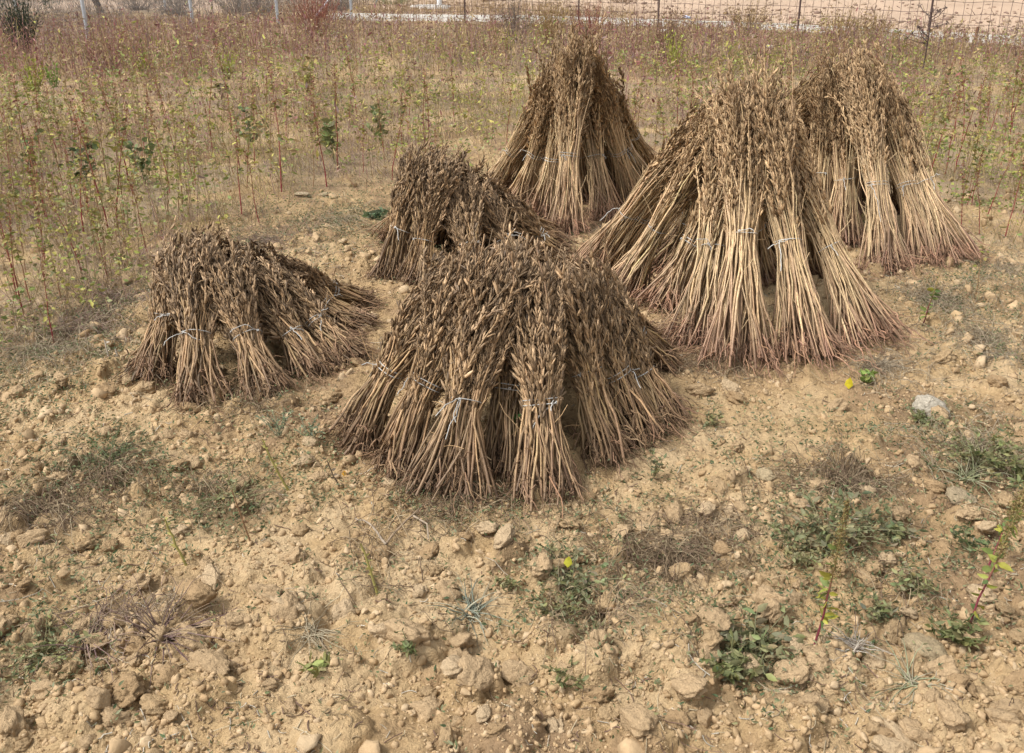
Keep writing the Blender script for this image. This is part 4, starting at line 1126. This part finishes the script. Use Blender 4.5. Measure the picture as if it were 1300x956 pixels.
# upright stubble stems on the open soil
def stub(px, py, h, tone, lean, label, rad=.0036, seed=0):
    p = gp(px, py); r = np.random.default_rng(6000 + seed); s = np.linspace(0, 1, 7)
    cen = np.stack([lean[0] * h * s, lean[1] * h * s, h * s], -1) + np.cumsum(r.normal(0, .0022, (7, 3)), 0)
    root = empty('stubble_stem', (p[0], p[1], gz(p[0], p[1]) - .005), label, 'stem')
    g = Geo(); tubes(g, cen[None], (rad * (1.2 - .5 * s))[None], 6, tone); g.build('stem', M_STEM, root)
    m = 7; ts = r.uniform(.4, 1, m); lp = np.stack([np.interp(ts, s, cen[:, j]) for j in range(3)], -1); a = r.uniform(0, 2 * PI, m)
    g = Geo(); scatter(g, LEAF_V, LEAF_Q, LEAF_T, lp, np.stack([np.cos(a), np.sin(a), .4 + 0 * a], -1), r.uniform(.010, .024, m), np.asarray(tone) * 1.1, rng=r); g.build('leaves', M_LEAF, root)


YS = (.33, .30, .10)
stub(368, 620, .22, YS, (-.28, -.1), 'yellow-green bare stem leaning on soil beside the silvery sprig', seed=1)
stub(480, 752, .19, YS, (-.25, 0), 'yellow bare stem in the soil left of the big front clods', seed=2)
stub(238, 715, .17, YS, (-.2, 0), 'short yellow bare stem among clods in the open soil', seed=3)
stub(430, 615, .12, (.12, .09, .06), (-.35, 0), 'thin dark bare twig near the outermost sheaf of the wide stook', .0025, 4)
stub(320, 690, .20, (.22, .13, .07), (-.15, 0), 'reddish brown dry twig standing in the middle of the open soil', .0025, 5)
stub(139, 462, .10, (.50, .45, .38), (.02, 0), 'short whitish cut stub beside the low outer sheaf', .004, 6)
stub(152, 465, .08, (.50, .45, .38), (.05, 0), 'second whitish cut stub nearer the low outer sheaf', .004, 7)
stub(1052, 640, .10, (.40, .34, .25), (.1, 0), 'short pale dry stem in the mugwort patch', .003, 8)


def amaranth(px, py, h, lean, label, seed, spike=True):
    p = gp(px, py); r = np.random.default_rng(7000 + seed); K = 9; s = np.linspace(0, 1, K)
    cen = np.stack([lean[0] * h * s, lean[1] * h * s, h * s], -1) + np.cumsum(r.normal(0, .0025, (K, 3)), 0)
    root = empty('amaranth_plant', (p[0], p[1], gz(p[0], p[1]) - .005), label, 'weed')
    red = np.array([.155, .030, .042]); top = np.array([.24, .19, .07])
    cc = red + (top - red) * np.clip((s - .35) / .3, 0, 1)[:, None]
    g = Geo(); tubes(g, cen[None], (.0027 * (1.15 - .6 * s))[None], 6, cc[None]); g.build('stem', M_STEM, root, smooth=True)
    m = 26; ts = r.uniform(.15, .75, m); lp = np.stack([np.interp(ts, s, cen[:, j]) for j in range(3)], -1); a = r.uniform(0, 2 * PI, m)
    pal = np.array([(.16, .20, .055), (.26, .28, .06), (.36, .34, .06), (.10, .15, .05)])
    g = Geo(); scatter(g, LEAF_V, LEAF_Q, LEAF_T, lp, np.stack([np.cos(a), np.sin(a), r.uniform(-.6, .5, m)], -1), r.uniform(.018, .045, m), pal[r.integers(0, 4, m)] * r.uniform(.8, 1.2, (m, 1)), rng=r); g.build('leaves', M_LEAF, root)
    if spike:
        m = 900; ts = r.uniform(.52, 1.06, m); sp = np.stack([np.interp(ts, s, cen[:, j]) for j in range(3)], -1)
        sp[:, 2] += np.maximum(ts - 1, 0) * h
        rr = .020 * np.clip((1.1 - ts) / .3, .25, 1) * (.5 + .5 * np.sin(ts * 60) ** 2); a = r.uniform(0, 2 * PI, m); q = np.sqrt(r.random(m))
        sp += np.stack([np.cos(a) * rr * q, np.sin(a) * rr * q, r.normal(0, .004, m)], -1)
        pal = np.array([(.24, .17, .07), (.20, .20, .075), (.30, .22, .10), (.17, .12, .055)])
        g = Geo(); scatter(g, CHIP_V, CHIP_Q, None, sp, r.normal(0, .8, (m, 3)) + np.array([0, 0, .6]), r.uniform(.004, .009, m), pal[r.integers(0, 4, m)] * r.uniform(.7, 1.3, (m, 1)), rng=r); g.build('seed_head', M_GRASS, root)


amaranth(1032, 830, .40, (.10, .06), 'crimson-stemmed plant with an upright brown seed spike above the blue-green herb', 1)
amaranth(1225, 808, .46, (.26, .15), 'leaning crimson stem with loose pale seed head beside the smooth pale stone', 2)
amaranth(1252, 725, .34, (.30, .10), 'crimson stem tilting out past the picture edge above the leaning one', 3)
amaranth(1170, 420, .26, (.12, .0), 'small reddish weed on bare soil right of the big straw stook', 4, False)

# fallen leaves
for k, (px, py, s, c, lb) in enumerate(((1077, 497, .050, (.62, .52, .03), 'bright yellow fallen leaf below the reddish roots of the big stook'), (720, 742, .034, (.50, .48, .05), 'yellow leaf caught in the dusty herb patch'), (436, 600, .022, (.55, .30, .05), 'tiny orange leaf on soil left of the wide stook'))):
    p = gp(px, py); g = Geo()
    scatter(g, LEAF_V * np.array([1.6, 1, 1]), LEAF_Q, LEAF_T, np.zeros((1, 3)), np.array([[.1, .45, .85]]), np.array([s]), c, roll=np.array([.3]))
    o = g.build('fallen_leaf', M_LEAF); o.location = (p[0], p[1], gz(p[0], p[1]) + (.09 if k == 1 else .006)); tag(o, lb, 'leaf')

# pale forked dead branch in front of the wide stook
p0 = np.array([gp(455, 655), gp(490, 690), gp(525, 655), gp(545, 640), gp(560, 632)]); p0[:, 2] = height(p0[:, 0], p0[:, 1]) + .015
def bend(pts, n, amp, seed):
    r_ = np.random.default_rng(seed); pts = np.asarray(pts, float); t = np.linspace(0, len(pts) - 1, n)
    c = np.stack([np.interp(t, np.arange(len(pts)), pts[:, j]) for j in range(3)], -1)
    for _ in range(2): c[1:-1] = (c[:-2] + 2 * c[1:-1] + c[2:]) / 4
    c = c + np.cumsum(r_.normal(0, amp, c.shape), 0) * np.array([1, 1, .3]); return c


root = empty('dead_branch', p0[2], 'pale forked dead root lying on soil before the knotted sheaf', 'branch')
g = Geo(); tubes(g, bend(p0[1:] - p0[2], 16, .003, 1)[None], np.linspace(.0045, .0015, 16)[None], 6, (.27, .20, .135))
tubes(g, (np.stack([p0[2], p0[2] + (.05, -.06, .01), p0[2] + (.06, -.13, 0)]) - p0[2])[None], np.array([[.004, .003, .002]]), 5, (.3, .24, .18))
g.build('limb', M_ROOT, root)
g = Geo(); q0 = np.stack([p0[1], p0[1] + (-.05, .09, .01), p0[0]]); tubes(g, bend(q0 - p0[2], 12, .003, 2)[None], np.linspace(.0045, .0022, 12)[None], 6, (.29, .235, .18)); g.build('twig', M_ROOT, root)

# herb cover and straw litter nobody could count
r = np.random.default_rng(88)
g = Geo(); pts = []
for (px, py, rx, ry, n) in ((60, 600, .35, .25, 90), (150, 590, .35, .2, 90), (60, 500, .3, .25, 80), (300, 610, .35, .2, 90), (250, 660, .25, .15, 60), (120, 720, .2, .15, 40), (60, 830, .2, .12, 50), (380, 560, .2, .25, 30),
                            (730, 740, .22, .14, 90), (1050, 670, .3, .2, 130), (1000, 740, .25, .15, 60), (960, 820, .2, .12, 60), (1150, 720, .3, .3, 90), (1250, 580, .35, .3, 130), (1280, 700, .2, .2, 40), (920, 560, .3, .2, 40), (1150, 560, .3, .2, 50),
                            (1000, 560, .3, .2, 40), (620, 640, .3, .1, 50), (800, 640, .25, .2, 50), (1240, 430, .5, .4, 80), (480, 620, .3, .1, 30), (330, 500, .3, .2, 40), (520, 770, .4, .2, 30), (860, 820, .3, .2, 30), (100, 460, .4, .3, 90), (470, 300, .4, .4, 60), (700, 310, .4, .3, 50),
                            (1230, 350, .4, .5, 160), (420, 300, .6, .6, 200), (370, 285, .6, .5, 160), (480, 260, .5, .5, 120), (860, 250, .6, .5, 120), (160, 390, .5, .4, 150), (60, 430, .5, .4, 160), (600, 210, .5, .5, 80), (1270, 420, .4, .5, 140)):
    p = gp(px, py); a = r.uniform(0, 2 * PI, n); q = np.sqrt(r.random(n)) * (1 + .3 * r.normal(0, 1, n)); n = int(n * 2.0); a = r.uniform(0, 2 * PI, n); q = np.sqrt(r.random(n)) * (1 + .3 * r.normal(0, 1, n)); pts.append(np.stack([p[0] + np.cos(a) * rx * q, p[1] + np.sin(a) * ry * q * 1.6], -1))
# a thin even scatter too
ny = 1700; yy = np.exp(r.uniform(math.log(1.4), math.log(8), ny)); pts.append(np.stack([r.uniform(-1, 1, ny) * (1.8 + .6 * yy), yy], -1))
pts = np.concatenate(pts); n = len(pts)
hb = r.uniform(.012, .055, n)
for k in range(7):
    a = r.uniform(0, 2 * PI, n); rr = r.uniform(0, .03, n)
    x_ = pts[:, 0] + np.cos(a) * rr; y_ = pts[:, 1] + np.sin(a) * rr
    pal = np.array([GG, GB, GM, (.20, .21, .12), (.075, .11, .05)])
    sz = r.uniform(.006, .019, n)
    scatter(g, LEAF_V, LEAF_Q, LEAF_T, np.stack([x_, y_, height(x_, y_) + hb * r.uniform(0, 1, n)], -1), np.stack([np.cos(a), np.sin(a), r.uniform(-.1, .9, n)], -1), np.stack([sz * .8, sz, sz], -1), pal[r.integers(0, 5, n)] * r.uniform(.7, 1.3, (n, 1)), rng=r)
tag(g.build('ground_herbs', M_LEAF), 'sparse tiny dusty green weeds sprinkled over the soil', 'ground cover', kind='stuff')

g = Geo(); n = 18000
y_ = np.exp(r.uniform(math.log(1.35), math.log(8.5), n)); x_ = r.uniform(-1, 1, n) * (1.8 + .6 * y_)
k = r.random(n) < .25 + .9 * sstep(.45, .65, fbm(x_ * 1.3, y_ * 1.3, 95, 3)); x_, y_ = x_[k], y_[k]
for (f, rad) in [(f, .95 if s[1] == 'straw' else .8) for f, s in zip(footprints, STOOKS)]:     # fallen stalks round every stook
    m = 420; a = r.uniform(0, 2 * PI, m); q = rad * r.uniform(.5, 1.25, m)
    x_ = np.append(x_, f[0] + np.cos(a) * q); y_ = np.append(y_, f[1] + np.sin(a) * q)
n = len(x_); a = r.uniform(0, 2 * PI, n); L_ = .016 * (1 - r.random(n)) ** -.55; L_ = np.clip(L_, .015, .17)
K = 5; s = np.linspace(-.5, .5, K)
cv = r.normal(0, .25, n)
PX = x_[:, None] + np.cos(a)[:, None] * L_[:, None] * s + (np.sin(a) * cv * L_)[:, None] * (s ** 2 * 2)
PY = y_[:, None] + np.sin(a)[:, None] * L_[:, None] * s - (np.cos(a) * cv * L_)[:, None] * (s ** 2 * 2)
PZ = height(PX.ravel(), PY.ravel()).reshape(n, K); PZ = np.maximum(PZ, PZ.mean(1, keepdims=True)) + .003 + s[None] * (r.normal(0, .12, n) * L_)[:, None]
pal = np.array([(.40, .33, .22), (.30, .22, .13), (.20, .14, .09), (.44, .40, .33), (.16, .10, .075)])
cc = pal[r.integers(0, 5, n)] * r.uniform(.7, 1.2, (n, 1))
tubes(g, np.stack([PX, PY, PZ], -1), np.repeat(r.uniform(.0007, .0019, n)[:, None], K, 1), 3, np.repeat(cc[:, None, :], K, 1))
for (f, rad, kd_) in [(f, .95 if s_[1] == 'straw' else .75, s_[1]) for f, s_ in zip(footprints, STOOKS)]:     # shed capsules and chaff
    m = 500; a = r.uniform(0, 2 * PI, m); q = rad * np.sqrt(r.uniform(.2, 1.7, m)); xx = f[0] + np.cos(a) * q; yy = f[1] + np.sin(a) * q
    sl = r.uniform(.008, .03, m)
    scatter(g, CHIP_V, CHIP_Q, None, np.stack([xx, yy, height(xx, yy) + .004], -1), np.stack([np.cos(a * 7), np.sin(a * 7), r.uniform(-.1, .25, m)], -1), np.stack([sl * .45, sl * .5, sl], -1), np.array([(.30, .21, .12), (.19, .12, .07), (.40, .31, .2)])[r.integers(0, 3, m)] * r.uniform(.7, 1.2, (m, 1)), rng=r)
# flattened dead grass in wisps
for (px, py, rx, ry, n, tn) in ((60, 450, .6, .35, 900, 0), (110, 415, .5, .3, 700, 1), (160, 380, .4, .3, 400, 1), (330, 315, .6, .35, 700, 1), (440, 285, .5, .4, 400, 0), (850, 692, .34, .10, 500, 2), (1070, 606, .3, .08, 450, 2), (900, 655, .3, .1, 200, 2), (1190, 390, .35, .3, 500, 0),
                                (1250, 440, .5, .4, 700, 0), (1270, 350, .5, .5, 600, 0), (1120, 470, .2, .12, 200, 0), (60, 655, .3, .12, 350, 2), (130, 610, .35, .15, 350, 2), (700, 300, .35, .3, 250, 1), (850, 270, .5, .6, 500, 1), (760, 770, .25, .1, 200, 2), (260, 620, .3, .12, 200, 2), (1240, 570, .35, .25, 400, 0),
                                (150, 790, .25, .1, 160, 1), (480, 700, .2, .2, 120, 2), (580, 640, .35, .1, 300, 2), (900, 470, .4, .15, 250, 2), (330, 520, .4, .15, 200, 2), (1150, 740, .3, .25, 160, 2)):
    p = gp(px, py); a = r.uniform(0, 2 * PI, n); q = np.abs(r.normal(0, .6, n)); x_ = p[0] + np.cos(a) * rx * q; y_ = p[1] + np.sin(a) * ry * q * 1.6
    a = r.uniform(0, 2 * PI, n); L_ = r.uniform(.03, .16, n); s = np.linspace(0, 1, 5); cv = r.normal(0, .5, n)
    PX = x_[:, None] + np.cos(a[:, None] + cv[:, None] * s) * L_[:, None] * s; PY = y_[:, None] + np.sin(a[:, None] + cv[:, None] * s) * L_[:, None] * s
    PZ = height(PX.ravel(), PY.ravel()).reshape(n, 5) + .003 + np.abs(r.normal(0, .025, n))[:, None] * np.sin(s * PI)
    pal = np.array([[(.31, .25, .175), (.24, .19, .13), (.37, .31, .215)], [(.26, .18, .14), (.21, .15, .115), (.33, .26, .175)], [(.16, .11, .075), (.22, .16, .10), (.32, .25, .16)]][tn])
    tubes(g, np.stack([PX, PY, PZ], -1), np.repeat(r.uniform(.0006, .0014, n)[:, None], 5, 1), 3, np.repeat((pal[r.integers(0, 3, n)] * r.uniform(.7, 1.2, (n, 1)))[:, None, :], 5, 1))
tag(g.build('straw_litter', M_ROOT), 'broken straw and dead roots scattered on the soil', 'litter', kind='stuff')

# ------------------------------------------------------------------ LIGHT: hazy sun from the left, bright veiled sky
ELEV, AZ = 56.0, -112.0                       # azimuth from the view direction (+Y), negative = towards -X
sun = bpy.data.lights.new('sun', 'SUN'); sun.energy = 1.9; sun.angle = math.radians(11); sun.color = (1, .95, .87)
so = bpy.data.objects.new('sun', sun); C.objects.link(so)
so.rotation_euler = (math.radians(90 - ELEV), 0, math.radians(-AZ) + PI)
w = bpy.data.worlds.new('World'); bpy.context.scene.world = w; w.use_nodes = True
nt = w.node_tree; N = nt.nodes; L = nt.links
bg = N['Background']; sky = N.new('ShaderNodeTexSky'); sky.sky_type = 'NISHITA'; sky.sun_disc = False
sky.sun_elevation = math.radians(ELEV); sky.sun_rotation = math.radians(AZ); sky.dust_density = 4.0; sky.air_density = 1.0; sky.ozone_density = 1.0
hs = N.new('ShaderNodeHueSaturation'); hs.inputs['Saturation'].default_value = 0.08
L.new(sky.outputs[0], hs.inputs['Color']); L.new(hs.outputs[0], bg.inputs['Color']); bg.inputs['Strength'].default_value = 0.132

# ------------------------------------------------------------------ CAMERA
cam = bpy.data.cameras.new('camera'); co = bpy.data.objects.new('camera', cam); C.objects.link(co)
cam.sensor_width = 36; cam.lens = 36 * F; cam.shift_y = -45 / 1300
cam.clip_start = 0.05; cam.clip_end = 2000
co.location = (0, 0, CAM_H); co.rotation_euler = (PI / 2 - PITCH, 0, 0)
sc = bpy.context.scene; sc.camera = co
sc.view_settings.view_transform = 'Standard'; sc.view_settings.look = 'None'; sc.view_settings.gamma = 1; sc.view_settings.exposure = 0.80
sc.render.engine = 'CYCLES'; sc.cycles.max_bounces = 6; sc.cycles.use_denoising = True
